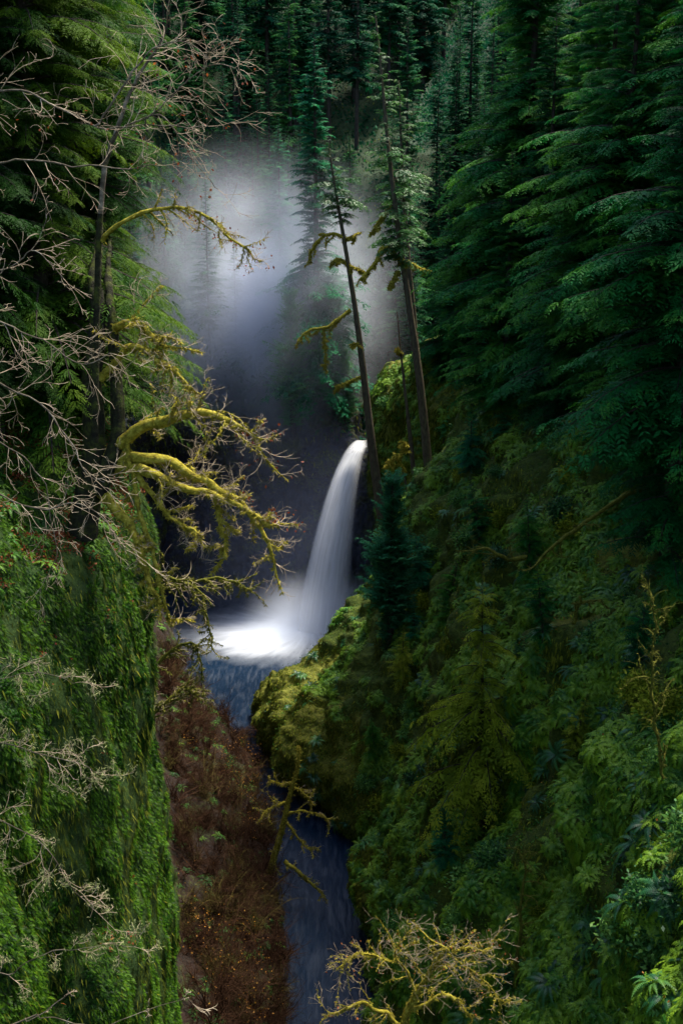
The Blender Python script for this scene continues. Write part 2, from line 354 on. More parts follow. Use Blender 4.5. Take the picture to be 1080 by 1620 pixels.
# upstream water above the lip
fallm, t, o_ = newmat('falling_water')
uv = t.nodes.new('ShaderNodeAttribute'); uv.attribute_name = 'across'; al = t.nodes.new('ShaderNodeAttribute'); al.attribute_name = 'along'; sh = t.nodes.new('ShaderNodeAttribute'); sh.attribute_name = 'shell'
cx = t.nodes.new('ShaderNodeCombineXYZ'); t.links.new(mathn(t, 'MULTIPLY', uv.outputs['Fac'], 9), cx.inputs[0]); t.links.new(mathn(t, 'MULTIPLY', al.outputs['Fac'], .9), cx.inputs[1]); t.links.new(mathn(t, 'MULTIPLY', sh.outputs['Fac'], 7), cx.inputs[2])
sn = t.nodes.new('ShaderNodeTexNoise'); sn.inputs['Scale'].default_value = 1.5; sn.inputs['Detail'].default_value = 4; t.links.new(cx.outputs[0], sn.inputs['Vector'])
# density over the width: crisp on the outer (left) edge, thinning to the right
dens = t.nodes.new('ShaderNodeValToRGB'); e = dens.color_ramp.elements
e[0].position = 0; e[0].color = (0, 0, 0, 1); e[1].position = 1; e[1].color = (0, 0, 0, 1)
for p, v in ((.08, .45), (.16, 1), (.55, 1), (.7, .75), (.86, .3)):
    q = e.new(p); q.color = (v, v, v, 1)
t.links.new(uv.outputs['Fac'], dens.inputs[0])
topw = ramp(t, al.outputs['Fac'], [(0, (1, 1, 1)), (.30, (.9, .9, .9)), (1, (.9, .9, .9))])
a1 = mathn(t, 'MULTIPLY', dens.outputs[0], mathn(t, 'ADD', mathn(t, 'MULTIPLY', sn.outputs['Fac'], 1.0), .3))
a1 = mathn(t, 'MULTIPLY', a1, topw, True)
df = t.nodes.new('ShaderNodeBsdfDiffuse'); df.inputs[0].default_value = (.93, .95, .98, 1)
tl = t.nodes.new('ShaderNodeBsdfTranslucent'); tl.inputs[0].default_value = (.93, .95, .98, 1)
m1 = t.nodes.new('ShaderNodeMixShader'); m1.inputs[0].default_value = .5; t.links.new(df.outputs[0], m1.inputs[1]); t.links.new(tl.outputs[0], m1.inputs[2])
tr = t.nodes.new('ShaderNodeBsdfTransparent'); m2 = t.nodes.new('ShaderNodeMixShader'); t.links.new(a1, m2.inputs[0]); t.links.new(tr.outputs[0], m2.inputs[1]); t.links.new(m1.outputs[0], m2.inputs[2])
t.links.new(m2.outputs[0], o_.inputs[0])
LIP = np.array([3.6, 197.5, 30.2])
VV = []; FF = []; AC = []; AL = []; SH = []; base = 0
ns, nw = 60, 26
for k in range(5):
    s = np.linspace(0, 1, ns); w = np.linspace(0, 1, nw)
    S, W = np.meshgrid(s, w, indexing='ij')
    fs = k/4-.5
    half = 1.2+3.5*S**1.2
    yy = LIP[1]-S*15.5-fs*(1.0+5*S); zz = LIP[2]-29.8*S**2-.25*S-.9*fs*(1-S)
    xx = LIP[0]-S*8.3+(W-.38)*2*half
    yy = yy+np.cos((W-.5)*math.pi)*-1.2*(.5+S)       # bowed sheet
    VV.append(np.stack([xx, yy, zz], -1).reshape(-1, 3)); FF.append(grid_faces(ns, nw)+base); base += ns*nw
    AC.append(W.ravel()); AL.append(S.ravel()*4); SH.append(np.full(ns*nw, k*1.7))
me = make_mesh('waterfall', np.concatenate(VV), np.concatenate(FF), fallm, True)
for nme, arr in (('across', AC), ('along', AL), ('shell', SH)):
    a = me.attributes.new(nme, 'FLOAT', 'POINT'); a.data.foreach_set('value', np.concatenate(arr).astype(np.float32))
tag(obj('waterfall', me), 'tall white waterfall arcing from the mossy rim into the pool', 'waterfall')

# ------------------------------------------------------------------ mist
def mist(name, loc, size, dens, col, noise_s=.09, thr=.42, rotz=0, roty=0, power=1.6, label=None):
    m, t, o_ = newmat(name); tc = t.nodes.new('ShaderNodeTexCoord')
    ln = vecm(t, 'LENGTH', tc.outputs['Object']).outputs['Value']
    fall = mathn(t, 'POWER', mathn(t, 'SUBTRACT', 1.0, ln, True), power)
    n = t.nodes.new('ShaderNodeTexNoise'); n.inputs['Scale'].default_value = noise_s; n.inputs['Detail'].default_value = 3
    geo = t.nodes.new('ShaderNodeNewGeometry'); t.links.new(geo.outputs['Position'], n.inputs['Vector'])
    nn = mathn(t, 'MULTIPLY', mathn(t, 'SUBTRACT', n.outputs['Fac'], thr), 4, True)
    dd = mathn(t, 'MULTIPLY', mathn(t, 'MULTIPLY', fall, nn), dens)
    v = t.nodes.new('ShaderNodeVolumePrincipled'); v.inputs['Color'].default_value = (*col, 1); v.inputs['Anisotropy'].default_value = .1
    t.links.new(dd, v.inputs['Density']); t.links.new(v.outputs[0], o_.inputs['Volume'])
    b = bpy.data.meshes.new(name)
    import bmesh
    bm = bmesh.new(); bmesh.ops.create_icosphere(bm, subdivisions=3, radius=1.0); bm.to_mesh(b); bm.free(); b.materials.append(m)
    o = obj(name, b); o.location = loc; o.scale = size; o.rotation_euler = (0, R(roty), R(rotz)); o['kind'] = 'stuff'
    if label: tag(o, label, 'mist')
    return o
mist('mist', (-17, 201, 42), (20, 11, 20), .13, (.84, .89, 1.0), .07, .30, power=1.3, label='low lavender tongue of mist sinking from the rim toward the cave')
mist('mist', (-15, 206, 57), (32, 18, 30), .10, (.86, .91, 1.0), .05, .30, roty=12, power=1.6, label='thin outer veil of mist drifting between the trees over the rim')
mist('mist', (-14, 205, 51), (26, 16, 31), .36, (.84, .88, 1.0), .085, .34, roty=14, power=1.9, label='pale lavender mist drifting above the gorge rim behind the waterfall')
mist('mist', (-8, 188, 12), (25, 16, 27), .007, (.55, .66, 1.0), .08, .1, power=.8, label='thin blue spray haze filling the dark cave around the waterfall')
mist('mist', (-4, 181, 1.5), (15, 12, 10), .35, (.86, .91, 1.0), .2, .15, power=1.7, label='white spray hanging over the foot of the waterfall')

# ------------------------------------------------------------------ plant builders
rng = np.random.default_rng(7)
def norm(v): return v/np.maximum(np.linalg.norm(v, axis=-1, keepdims=True), 1e-9)
def kites(base, d, side, L, W, mid=.4, sag=0.0):
    """flat kite leaves as quads; base,d,side (...,3), L,W (...)"""
    L = L[..., None]; W = W[..., None]
    dn = np.array([0, 0, -1.0])
    m = base+d*L*mid+dn*sag*L*.2
    V = np.stack([base, m+side*W*.5, base+d*L+dn*sag*L, m-side*W*.5], -2)
    V = V.reshape(-1, 3); F = np.arange(len(V)).reshape(-1, 4)
    return V, F
def tubes(polys, sides=5):
    """polys: list of (points, radii). one mesh"""
    VV = []; FF = []; b = 0
    ang = np.arange(sides)/sides*2*math.pi; ca, sa = np.cos(ang), np.sin(ang)
    for pts, rad in polys:
        P = np.asarray(pts, float); r = np.asarray(rad, float); n = len(P)
        T = norm(np.gradient(P, axis=0)); mean = P[-1]-P[0]
        ref = np.array([0, 0, 1.0]) if abs(mean[2]) < .8*np.linalg.norm(mean) else np.array([1.0, 0, 0])
        A = norm(np.cross(T, ref)); B = np.cross(T, A)
        V = P[:, None]+r[:, None, None]*(A[:, None]*ca[None, :, None]+B[:, None]*sa[None, :, None])
        VV.append(V.reshape(-1, 3))
        i = np.arange(n*sides).reshape(n, sides); j = np.roll(i, -1, 1)
        FF.append((np.stack([i[:-1], j[:-1], j[1:], i[1:]], -1).reshape(-1, 4))+b); b += n*sides
    return np.concatenate(VV), np.concatenate(FF)
def rough_tube_mesh(polys, sides, amp, seed, mat, tuft=0, tuftlen=.15, name='limb'):
    V, F = tubes(polys, sides)
    if amp: V = V+amp*np.stack([fbm(V, .35, 3, seed+i*7) for i in range(3)], -1)
    if tuft:
        c = V[rng.integers(0, len(V), tuft)]; n = len(c)
        d = norm(rng.normal(size=(n, 3))*[.6, .6, .5]+[0, 0, -.55]); s = norm(np.cross(d, rng.normal(size=(n, 3))))
        kv, kf = kites(c, d, s, tuftlen*rng.uniform(.4, 1.3, n), tuftlen*rng.uniform(.15, .35, n))
        F = np.concatenate([F, kf+len(V)]); V = np.concatenate([V, kv])
    return make_mesh(name, V, F, mat, amp > 0)

def conifer_crown(H, base, rad, nb, ntw, nleaf, droop=.35, up=.1, twl=.38, seed=0, leafw=.22, flat=.25, shape=1.0, gaps=.15, mat=None, name='crown', tip=.04, lean=(0, 0)):
    """layered drooping branches, each a comb of side twigs, each twig a comb of leaflets"""
    g = np.random.default_rng(seed)
    h = (np.arange(nb)+g.uniform(0, 1, nb))/nb                    # 0 bottom, 1 top
    keep = g.uniform(0, 1, nb) > gaps*(1-h*.5); h = h[keep]; nb = len(h)
    z = base+(H-base)*h
    L = rad*((1-h)**shape*(1-tip)+tip)*g.uniform(.55, 1.15, nb)*(1-.25*np.exp(-h*12))
    clump = 1+.28*np.sin(h*9+seed)+.15*np.sin(h*23+seed*2)
    L = L*clump
    az = g.uniform(0, 2*math.pi, nb)
    D = np.stack([np.cos(az), np.sin(az), 0*az], -1); S = np.stack([-np.sin(az), np.cos(az), 0*az], -1)
    upv = up+.5*h+g.normal(0, .07, nb); dr = droop*g.uniform(.7, 1.3, nb)
    lx = np.stack([lean[0]*z, lean[1]*z], -1)
    def pos(s):   # s (nb,m)
        r = L[:, None]*s
        zz = z[:, None]+L[:, None]*(upv[:, None]*s-dr[:, None]*s**2)
        p = D[:, None]*r[..., None]; p[..., 2] = zz; p[..., :2] += lx[:, None]; return p
    s = np.linspace(.12, 1, ntw)[None]+g.uniform(-.03, .03, (nb, ntw)); s = np.clip(s, .05, 1.02)
    P = pos(s); T = norm(pos(s+.03)-P)
    Vs = []; va = []
    bv = g.uniform(0, 1, nb)
    wood = pos(np.linspace(0, .9, 6)[None].repeat(nb, 0))
    for sg in (-1, 1):
        fw = g.uniform(.55, .95, (nb, ntw))
        d = norm(T*fw[..., None]+sg*S[:, None]*1.0+g.normal(0, .13, (nb, ntw, 3))+np.array([0, 0, -flat]))
        tl = L[:, None]*twl*(1.05-s*.75)*g.uniform(.6, 1.2, (nb, ntw))
        q = (np.arange(nleaf)+.6)/nleaf
        c = P[:, :, None]+d[:, :, None]*(tl[:, :, None]*q)[..., None]
        c[..., 2] -= (tl[:, :, None]*q**2)*.22
        nn = norm(np.cross(d, T)); sd = np.cross(nn, d)
        ll = tl[:, :, None]*(.62-.35*q)*g.uniform(.7, 1.3, (nb, ntw, nleaf))*(2.2/max(nleaf, 2))**.5
        for s2 in (-1, 1):
            ld = norm(d[:, :, None]*.8+s2*sd[:, :, None]*.75+g.normal(0, .16, c.shape)+np.array([0, 0, -.12]))
            ls = norm(np.cross(ld, nn[:, :, None]+g.normal(0, .35, c.shape)))
            kv, _ = kites(c, ld, ls, ll, ll*leafw*1.25, .45, .1)
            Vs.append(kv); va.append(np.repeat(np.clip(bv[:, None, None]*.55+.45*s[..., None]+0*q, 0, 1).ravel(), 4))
    V = np.concatenate(Vs); F = np.arange(len(V)).reshape(-1, 4)
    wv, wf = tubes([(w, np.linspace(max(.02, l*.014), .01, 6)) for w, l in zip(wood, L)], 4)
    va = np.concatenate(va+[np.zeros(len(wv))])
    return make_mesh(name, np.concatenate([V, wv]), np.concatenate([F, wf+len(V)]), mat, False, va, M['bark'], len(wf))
def conifer(name, seed, H, base, rad, nb, ntw, nleaf, mat, tr=.45, bark='bark', **kw):
    crown = conifer_crown(H, base, rad, nb, ntw, nleaf, mat=mat, seed=seed, **kw)
    lean = kw.get('lean', (0, 0)); zz = np.linspace(-1.5, H*.985, 14); g = np.random.default_rng(seed)
    pts = np.stack([zz*lean[0]+.10*np.sin(zz*.13+seed), zz*lean[1]+.10*np.cos(zz*.11+seed), zz], -1)
    polys = [(pts, tr*(1.12-zz/H*1.08))]
    V, F = tubes(polys, 9)
    tm = make_mesh('trunk', V, F, M[bark], True)
    return tm, crown
def plant_tree(kit, name, loc, rz, s, label, cat, group=None, tilt=(0, 0)):
    tm, cm = kit
    e = empty(name, loc, rz, s); e.rotation_euler = (tilt[0], tilt[1], rz)
    obj('trunk', tm, e); obj('crown', cm, e)
    return tag(e, label, cat, group)
def ground(x, y, keys=('right', 'left', 'near', 'amph', 'hill')):
    best = -99
    for k in keys:
        P, N = SHEETS[k]; Q = P.reshape(-1, 3)
        d = (Q[:, 0]-x)**2+(Q[:, 1]-y)**2; i = np.where(d < (9 if k == 'hill' else 1.2))[0]
        if len(i): best = max(best, Q[i, 2].mean() if k == 'hill' else Q[i, 2].max())
    return best

# ------------------------------------------------------------------ what the camera sees of the bare terrain (used to sit things on it)
ZW, ZH, ZS = 300, 440, 4.0; ZO = 60
ZB = np.full((ZH, ZW), 1e9); ZP = np.zeros((ZH, ZW, 3)); ZN = np.zeros((ZH, ZW, 3))
for k_, (P, N) in SHEETS.items():
    A = P.reshape(-1, 3); nn = N.reshape(-1, 3); x, y, d = proj(A)
    ix = ((x+ZO)/ZS).astype(int); iy = ((y+ZO)/ZS).astype(int)
    ok = (d > 3) & (ix >= 0) & (ix < ZW) & (iy >= 0) & (iy < ZH)
    A, nn, ix, iy, d = A[ok], nn[ok], ix[ok], iy[ok], d[ok]
    o_ = np.argsort(-d); A, nn, ix, iy, d = A[o_], nn[o_], ix[o_], iy[o_], d[o_]
    for jx in (0, 1):
        for jy in (0, 1):
            a, b = np.minimum(ix+jx, ZW-1), np.minimum(iy+jy, ZH-1); cl = d < ZB[b, a]
            # write far to near so the nearest stays
            ZB[b[cl], a[cl]] = d[cl]; ZP[b[cl], a[cl]] = A[cl]; ZN[b[cl], a[cl]] = nn[cl]
def surf(px, py):
    a, b = int((px+ZO)/ZS), int((py+ZO)/ZS); return Vector(ZP[b, a]), Vector(ZN[b, a])
def scatter(key, n, cond=None, g=None, pw=1.0, margin=50, tol=2.5):
    P, N = SHEETS[key]; A = P.reshape(-1, 3); nn = N.reshape(-1, 3)
    du = np.linalg.norm(np.gradient(P, axis=0), axis=-1).ravel(); dv = np.linalg.norm(np.gradient(P, axis=1), axis=-1).ravel()
    x, y, d = proj(A)
    ok = (d > 3) & (x > -margin) & (x < 1080+margin) & (y > -margin) & (y < 1620+margin) & (A[:, 2] > .15)
    a = np.clip(((x+ZO)/ZS), 0, ZW-1).astype(int); b = np.clip(((y+ZO)/ZS), 0, ZH-1).astype(int)
    ok &= d < ZB[b, a]+tol+d*.012
    if cond is not None: ok &= cond(x, y, A, nn)
    i = np.where(ok)[0]; w = (du*dv)[i]/d[i]**pw; w /= w.sum()
    j = i[np.searchsorted(np.cumsum(w), g.uniform(0, 1, n)).clip(0, len(i)-1)]
    tu = np.gradient(P, axis=0).reshape(-1, 3)[j]; tv = np.gradient(P, axis=1).reshape(-1, 3)[j]
    pos = A[j]+tu*g.uniform(-.5, .5, (n, 1))+tv*g.uniform(-.5, .5, (n, 1))
    return pos, nn[j], d[j]
# kits
K = {}
K['far'] = [conifer('far', 100+i, H, b, r, 210, 11, 3, M['far_fir'], tr=.36, droop=dr, gaps=.12, leafw=.55, shape=.85) for i, (H, b, r, dr) in enumerate([(40, 6, 5.0, .3), (32, 2, 4.8, .35), (46, 12, 5.0, .3), (24, 1, 4.4, .25)])]
K['cedar'] = [conifer('cedar', 120, 40, 1.5, 6.6, 430, 13, 3, M['cedar'], droop=.5, up=.25, shape=.9, gaps=.03, leafw=.5), conifer('cedar', 121, 24, .8, 4.2, 300, 14, 3, M['cedar'], droop=.45, up=.3, shape=.62, gaps=.03, leafw=.5)]
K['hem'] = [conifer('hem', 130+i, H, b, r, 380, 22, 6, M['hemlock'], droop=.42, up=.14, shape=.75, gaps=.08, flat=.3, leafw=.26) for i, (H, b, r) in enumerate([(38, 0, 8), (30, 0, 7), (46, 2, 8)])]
K['near'] = [conifer('near', 140+i, H, b, r, 330, 30, 11, M['near_fir'], tr=.3, droop=.5, up=.14, shape=.5, gaps=.06, flat=.35, twl=.34, leafw=.17) for i, (H, b, r) in enumerate([(26, 2, 6.0), (32, 2.5, 6.2)])]
K['lime'] = [conifer('lime', 150, 20, 3, 6.0, 150, 16, 5, M['lime'], tr=.22, bark='darkbark', droop=.75, up=.15, shape=.7, gaps=.25, flat=.7, leafw=.3, lean=(-.10, 0))]
def tree_at(kitname, vi, x, y, s, label, cat, group, name, tilt=(0, 0), sink=.8):
    z = ground(x, y)
    if z < -50: return None
    return plant_tree(K[kitname][vi % len(K[kitname])], name, (x, y, z-sink), random.uniform(0, 6.28), s, label, cat, group, tilt)
random.seed(11)
spots = []
def poisson(n, xr, yr, dmin, cond=lambda x, y: True, tries=4000):
    out = []
    for _ in range(tries):
        if len(out) >= n: break
        x = random.uniform(*xr); y = random.uniform(*yr)
        if not cond(x, y): continue
        a_ = (x+2)*.766+(y-188)*.643; p_ = (x+2)*-.643+(y-188)*.766
        if 0 < a_ < 40 and abs(p_) < 10: continue        # strip kept treeless toward the sun so it lights the falls and pool
        if all((x-a)**2+(y-b)**2 > dmin**2 for a, b in spots): out.append((x, y)); spots.append((x, y))
    return out
inview = lambda x, y: abs(x) < y*.36+6
# --- far hillside forest behind the gorge
for x, y in poisson(62, (-60, 80), (203, 246), 4.8, lambda x, y: inview(x, y) and abs(x-4-.1*(y-200)) > 3.5):
    tree_at('far', random.choice([0, 1, 3, 3]), x, y, random.uniform(.75, 1.1), 'dark conifer standing on the misty slope just above the waterfall rim', 'conifer', 'conifers on the slope above the falls', 'conifer_tree')
for x, y in poisson(130, (-110, 125), (240, 320), 5.8, inview):
    tree_at('far', random.choice([0, 1, 2, 2]), x, y, random.uniform(1.15, 1.6), 'tall blue green conifer in the dim forest filling the far hillside', 'conifer', 'conifers filling the far hillside', 'conifer_tree')
for x, y in poisson(34, (13, 85), (196, 222), 5.0, lambda x, y: inview(x, y)):
    tree_at('far', random.choice([0, 1, 3]), x, y, random.uniform(.9, 1.25), 'dark conifer standing on the misty slope just above the waterfall rim', 'conifer', 'conifers on the slope above the falls', 'conifer_tree')
def px_tree(kit, vi, px, py, Y, s, label, name, group=None, cat='conifer', zoff=0, tilt=(0, 0)):
    p = at(px, py, Y); return plant_tree(K[kit][vi], name, (p.x, p.y, p.z+zoff), random.uniform(0, 6.28), s, label, cat, group, tilt)
def top_tree(kit, vi, px, row, Y, label, name):
    p = at(px, row, Y); z0 = ground(p.x, p.y)-1; s = (p.z-z0)/40.
    return plant_tree(K[kit][vi], name, (p.x, p.y, z0), 1.0, s, label, 'cedar' if 'cedar' in name else 'conifer')
K['bush'] = [conifer('bush', 155, 21, .3, 3.5, 460, 11, 3, M['teal'], droop=.3, up=.6, shape=.30, gaps=.02, leafw=.45, tip=.25, twl=.42)]
K['sapling'] = [conifer('sapling', 160+i, 9, .2, 2.6, 130, 14, 4, M[m_], tr=.12, droop=.5, up=.2, shape=.7, gaps=.1, leafw=.35, flat=.4) for i, m_ in enumerate(['hemlock', 'lime', 'cedar'])]
top_tree('cedar', 0, 497, 40, 204, 'tall pointed bright green cedar rising above the mist, slimmest spire of the far forest', 'cedar_tree')
top_tree('cedar', 0, 440, 185, 213, 'short conical light green conifer at the top edge of the mist', 'conifer_tree')
px_tree('bush', 0, 462, 668, 198.5, 1.15, 'pale rounded cedar veiled by mist above the dark cave', 'cedar_tree', zoff=-1)
px_tree('bush', 0, 545, 665, 201, .7, 'small misty cedar directly above the lip of the waterfall', 'cedar_tree', zoff=-2)
# --- the dark hemlocks of the high bank
for px, py, s, v in [(704, 590, .95, 1), (745, 560, 1, 0), (790, 640, .9, 1), (845, 590, 1, 0), (905, 640, 1, 2), (960, 600, 1, 0), (1010, 720, .8, 1), (1070, 790, .85, 1), (1060, 560, 1.1, 2)]:
    P, N = surf(px, py); spots.append((P.x, P.y))
    plant_tree(K['hem'][v], 'hemlock_tree', (P.x+.5, P.y+.5, P.z-1), random.uniform(0, 6), s, 'dense dark green hemlock at the lower edge of the wooded bank', 'hemlock', 'hemlocks along the lower edge of the wooded bank')
for x, y in poisson(60, (19, 75), (62, 200), 6.0, lambda x, y: x < y*.36+10 and not (y > 142 and x < 44) and ground(x, y, ('right',)) > 50):
    tree_at('hem', random.choice([0, 1, 2]), x, y, random.uniform(1.0, 1.35), 'dense dark green hemlock added out of view to shade the bank below', 'hemlock', 'hemlocks high on the wooded bank', 'hemlock_tree')
for x, y in poisson(9, (28, 56), (14, 64), 7, lambda x, y: True):  # extra hemlocks outside the view, added to shade the near fern bank
    tree_at('hem', random.choice([0, 1, 2]), x, y, random.uniform(.85, 1.1), 'dense dark green hemlock added out of view to shade the bank below', 'hemlock', 'hemlocks high on the wooded bank', 'hemlock_tree')
# --- trees on the shelf and plateau behind the near fern cliff
near_l = [(-10.3, 44.5, 1, .8), (-12.2, 52, 0, .95), (-15, 59, 1, .9), (-17, 50.5, 0, 1), (-16.5, 36.5, 0, 1), (-12.5, 41, 0, .8), (-10.8, 37.5, 1, .62), (-9.6, 39.5, 0, .95), (-15, 46, 1, 1.0), (-11.8, 50, 0, .9), (-19, 40, 1, 1.0), (-14.5, 58, 1, 1.05), (-23, 55, 1, 1.1), (-19, 68, 1, 1.1), (-27, 78, 1, 1.2), (-14.2, 34, 0, .9), (-31, 95, 1, 1.3), (-24, 92, 1, 1.2), (-38, 112, 1, 1.3), (-36, 70, 1, 1.2), (-45, 130, 1, 1.3)]
for x, y, v, s in near_l:
    if y < 43: x -= 1.0
    if ground(x, y) < 55: print('low', x, y); continue
    tree_at('near', v, x, y, s, 'feathery yellow green hemlock crowding the ledge above the fern covered cliff', 'conifer', 'conifers on the ledge above the fern cliff', 'hemlock_tree')
for x, y in poisson(40, (-90, -36), (110, 200), 7, lambda x, y: -x < y*.40+6):
    tree_at('far', random.choice([0, 1, 2]), x, y, random.uniform(.8, 1.1), 'dark conifer on the shaded plateau beyond the near trees', 'conifer', 'conifers on the shaded plateau', 'conifer_tree')
# --- trees on the slope by the falls
P, N = surf(612, 1000)
plant_tree(K['bush'][0], 'cedar_tree', (P.x+.2, P.y-1, P.z-1), 1.3, .92, 'bushy bright green cedar rising beside the foot of the waterfall', 'cedar')
P, N = surf(765, 1290)
plant_tree(K['lime'][0], 'hemlock_tree', (P.x, P.y, P.z-.8), 1.0, 1.0, 'drooping lime green hemlock leaning out from the middle of the dark fern bank', 'conifer')

for i, (px, py, v, s_) in enumerate([(640, 1075, 1, .8), (668, 930, 2, .8), (700, 980, 0, .9), (655, 1010, 2, .6), (760, 870, 0, .9), (838, 905, 0, .8), (742, 740, 2, .9), (700, 690, 2, .8), (795, 690, 2, .9), (780, 610, 2, 1.1), (590, 1190, 0, .6), (900, 1190, 1, .55), (840, 1240, 1, .5), (700, 1370, 2, .6), (985, 820, 1, .7), (1040, 700, 1, .8), (1010, 1050, 0, .6), (760, 1440, 0, .5), (930, 1330, 0, .5), (860, 1000, 0, .7)]):
    P, N = surf(px, py)
    plant_tree(K['sapling'][v], 'conifer_sapling', (P.x, P.y, P.z-.5), i*1.3, s_, ['young dark green hemlock sapling on the shaded fern bank', 'young yellow green hemlock sapling on the shaded fern bank', 'young blue green cedar sapling on the shaded fern bank'][v], 'sapling', ['dark green saplings', 'yellow green saplings', 'blue green saplings'][v]+' on the fern bank', (N.y*-.2, N.x*.25))
# --- long limbed trees built from explicit limbs
def V3(v): return np.array([v.x, v.y, v.z])
def path(pts, n): return cr(np.array([V3(at(*p)) if len(p) == 3 and not isinstance(p, np.ndarray) else p for p in pts]), n)
class Twigs:
    def __init__(self, seed): self.g = random.Random(seed); self.l = {k: [] for k in range(7)}; self.tips = []
    def grow(self, p, d, L, r, lev, last, up=0.0, wob=.28, kids=4, spread=.9, shrink=.66):
        """a curved tapering twig with side twigs that leave it alternately, all sweeping the same way"""
        g = self.g; n = 7
        pts = [p.copy()]; rad = [r]; d = d.normalized(); curl = Vector((g.gauss(0, wob), g.gauss(0, wob), g.gauss(0, wob)+up*2))
        for i in range(n):
            d = (d+curl*.42+Vector((g.gauss(0, 1), g.gauss(0, 1), g.gauss(0, 1)))*wob*.30).normalized()
            p = p+d*(L/n); pts.append(p.copy()); rad.append(max(r*(1-(i+1)/n*.75), .0045))
        self.l[lev].append((np.array([tuple(q) for q in pts]), np.array(rad)))
        self.tips.append(pts[-1])
        if lev < last:
            side = d.cross(Vector((g.gauss(0, .5), g.gauss(0, .5), 1))).normalized()
            for k in range(kids):
                f = (k+g.uniform(.3, 1))/kids*.95; i = min(int(f*n), n-1); q = pts[i].lerp(pts[i+1], f*n-i)
                t = (pts[i+1]-pts[i]).normalized(); a = (side*(1 if k % 2 else -1)+Vector((g.gauss(0, .4), g.gauss(0, .4), g.gauss(0, .4)))); a = (a-t*a.dot(t)).normalized()
                dd = (t+a*spread*g.uniform(.5, 1.1)).normalized()
                self.grow(q, dd, L*shrink*g.uniform(.55, 1.2)*(1.15-f*.5), max(rad[i]*.55, .006), lev+1, last, up, wob, kids, spread, shrink)
def bare_limb(parent, base, pts, r0, r1, seed, kids=14, klen=1.6, last=2, up=0.0, moss=True, tuft=500, bend=.9, twigr=.022, tlen=.16, from_f=.25, kmoss=True, twigmat='twig', kk=4, droop=0, mossmat='moss'):
    """a mossy limb along a path, with its twigs as a sub-part"""
    P = path(pts, 26)-base; g = random.Random(seed)
    P[1:-1] += np.stack([fbm(P, .9, 3, seed+i) for i in range(3)], -1)[1:-1]*.10
    rr = np.linspace(r0, r1, 26); polys = [(P, rr)]
    tw = Twigs(seed)
    for k in range(kids):
        f = from_f+(1-from_f)*(k+g.random())/kids; i = min(int(f*25), 24)
        a = Vector(P[i]); t = Vector(P[i+1]-P[i]).normalized(); o = Vector((g.gauss(0, 1), g.gauss(0, .6), g.gauss(0, 1)-droop)); o = (o-t*o.dot(t)).normalized()
        tw.grow(a, (t*.8+o*bend), klen*g.uniform(.5, 1.25)*(1.1-.4*f), min(rr[i]*.6, twigr*1.9), 1 if kmoss else 2, last+1 if not kmoss else last, up, .28, kk)
    tw.grow(Vector(P[-1]), Vector(P[-1]-P[-2]), klen*.9, r1*.9, 1, last, up, .25, kk)
    if kmoss: polys += tw.l[1]; fine = tw.l[2]+tw.l[3]+tw.l[4]
    else: fine = tw.l[1]+tw.l[2]+tw.l[3]+tw.l[4]
    o = obj('limb', rough_tube_mesh(polys, 7, .035 if moss else .01, seed, M[mossmat] if moss else M['greybark'], tuft if moss else 0, tlen), parent)
    if fine:
        V, F = tubes(fine, 3); obj('twigs', make_mesh('twigs', V, F, M[twigmat], True), o)
    return tw, base
def leafy(name, pts, parent, mat, size, seed, n, asp=(.5, .9), jit=.08):
    g = np.random.default_rng(seed); P = np.array([tuple(p) for p in pts]); P = P[g.integers(0, len(P), n)]+g.normal(0, jit, (n, 3))
    d = norm(g.normal(size=(n, 3))+[0, 0, -.8]); s = norm(np.cross(d, g.normal(size=(n, 3))))
    V, F = kites(P, d, s, size*g.uniform(.6, 1.3, n), size*g.uniform(*asp, n), .45)
    return obj(name, make_mesh(name, V, F, mat, False, np.repeat(g.uniform(0, 1, n), 4)), parent)
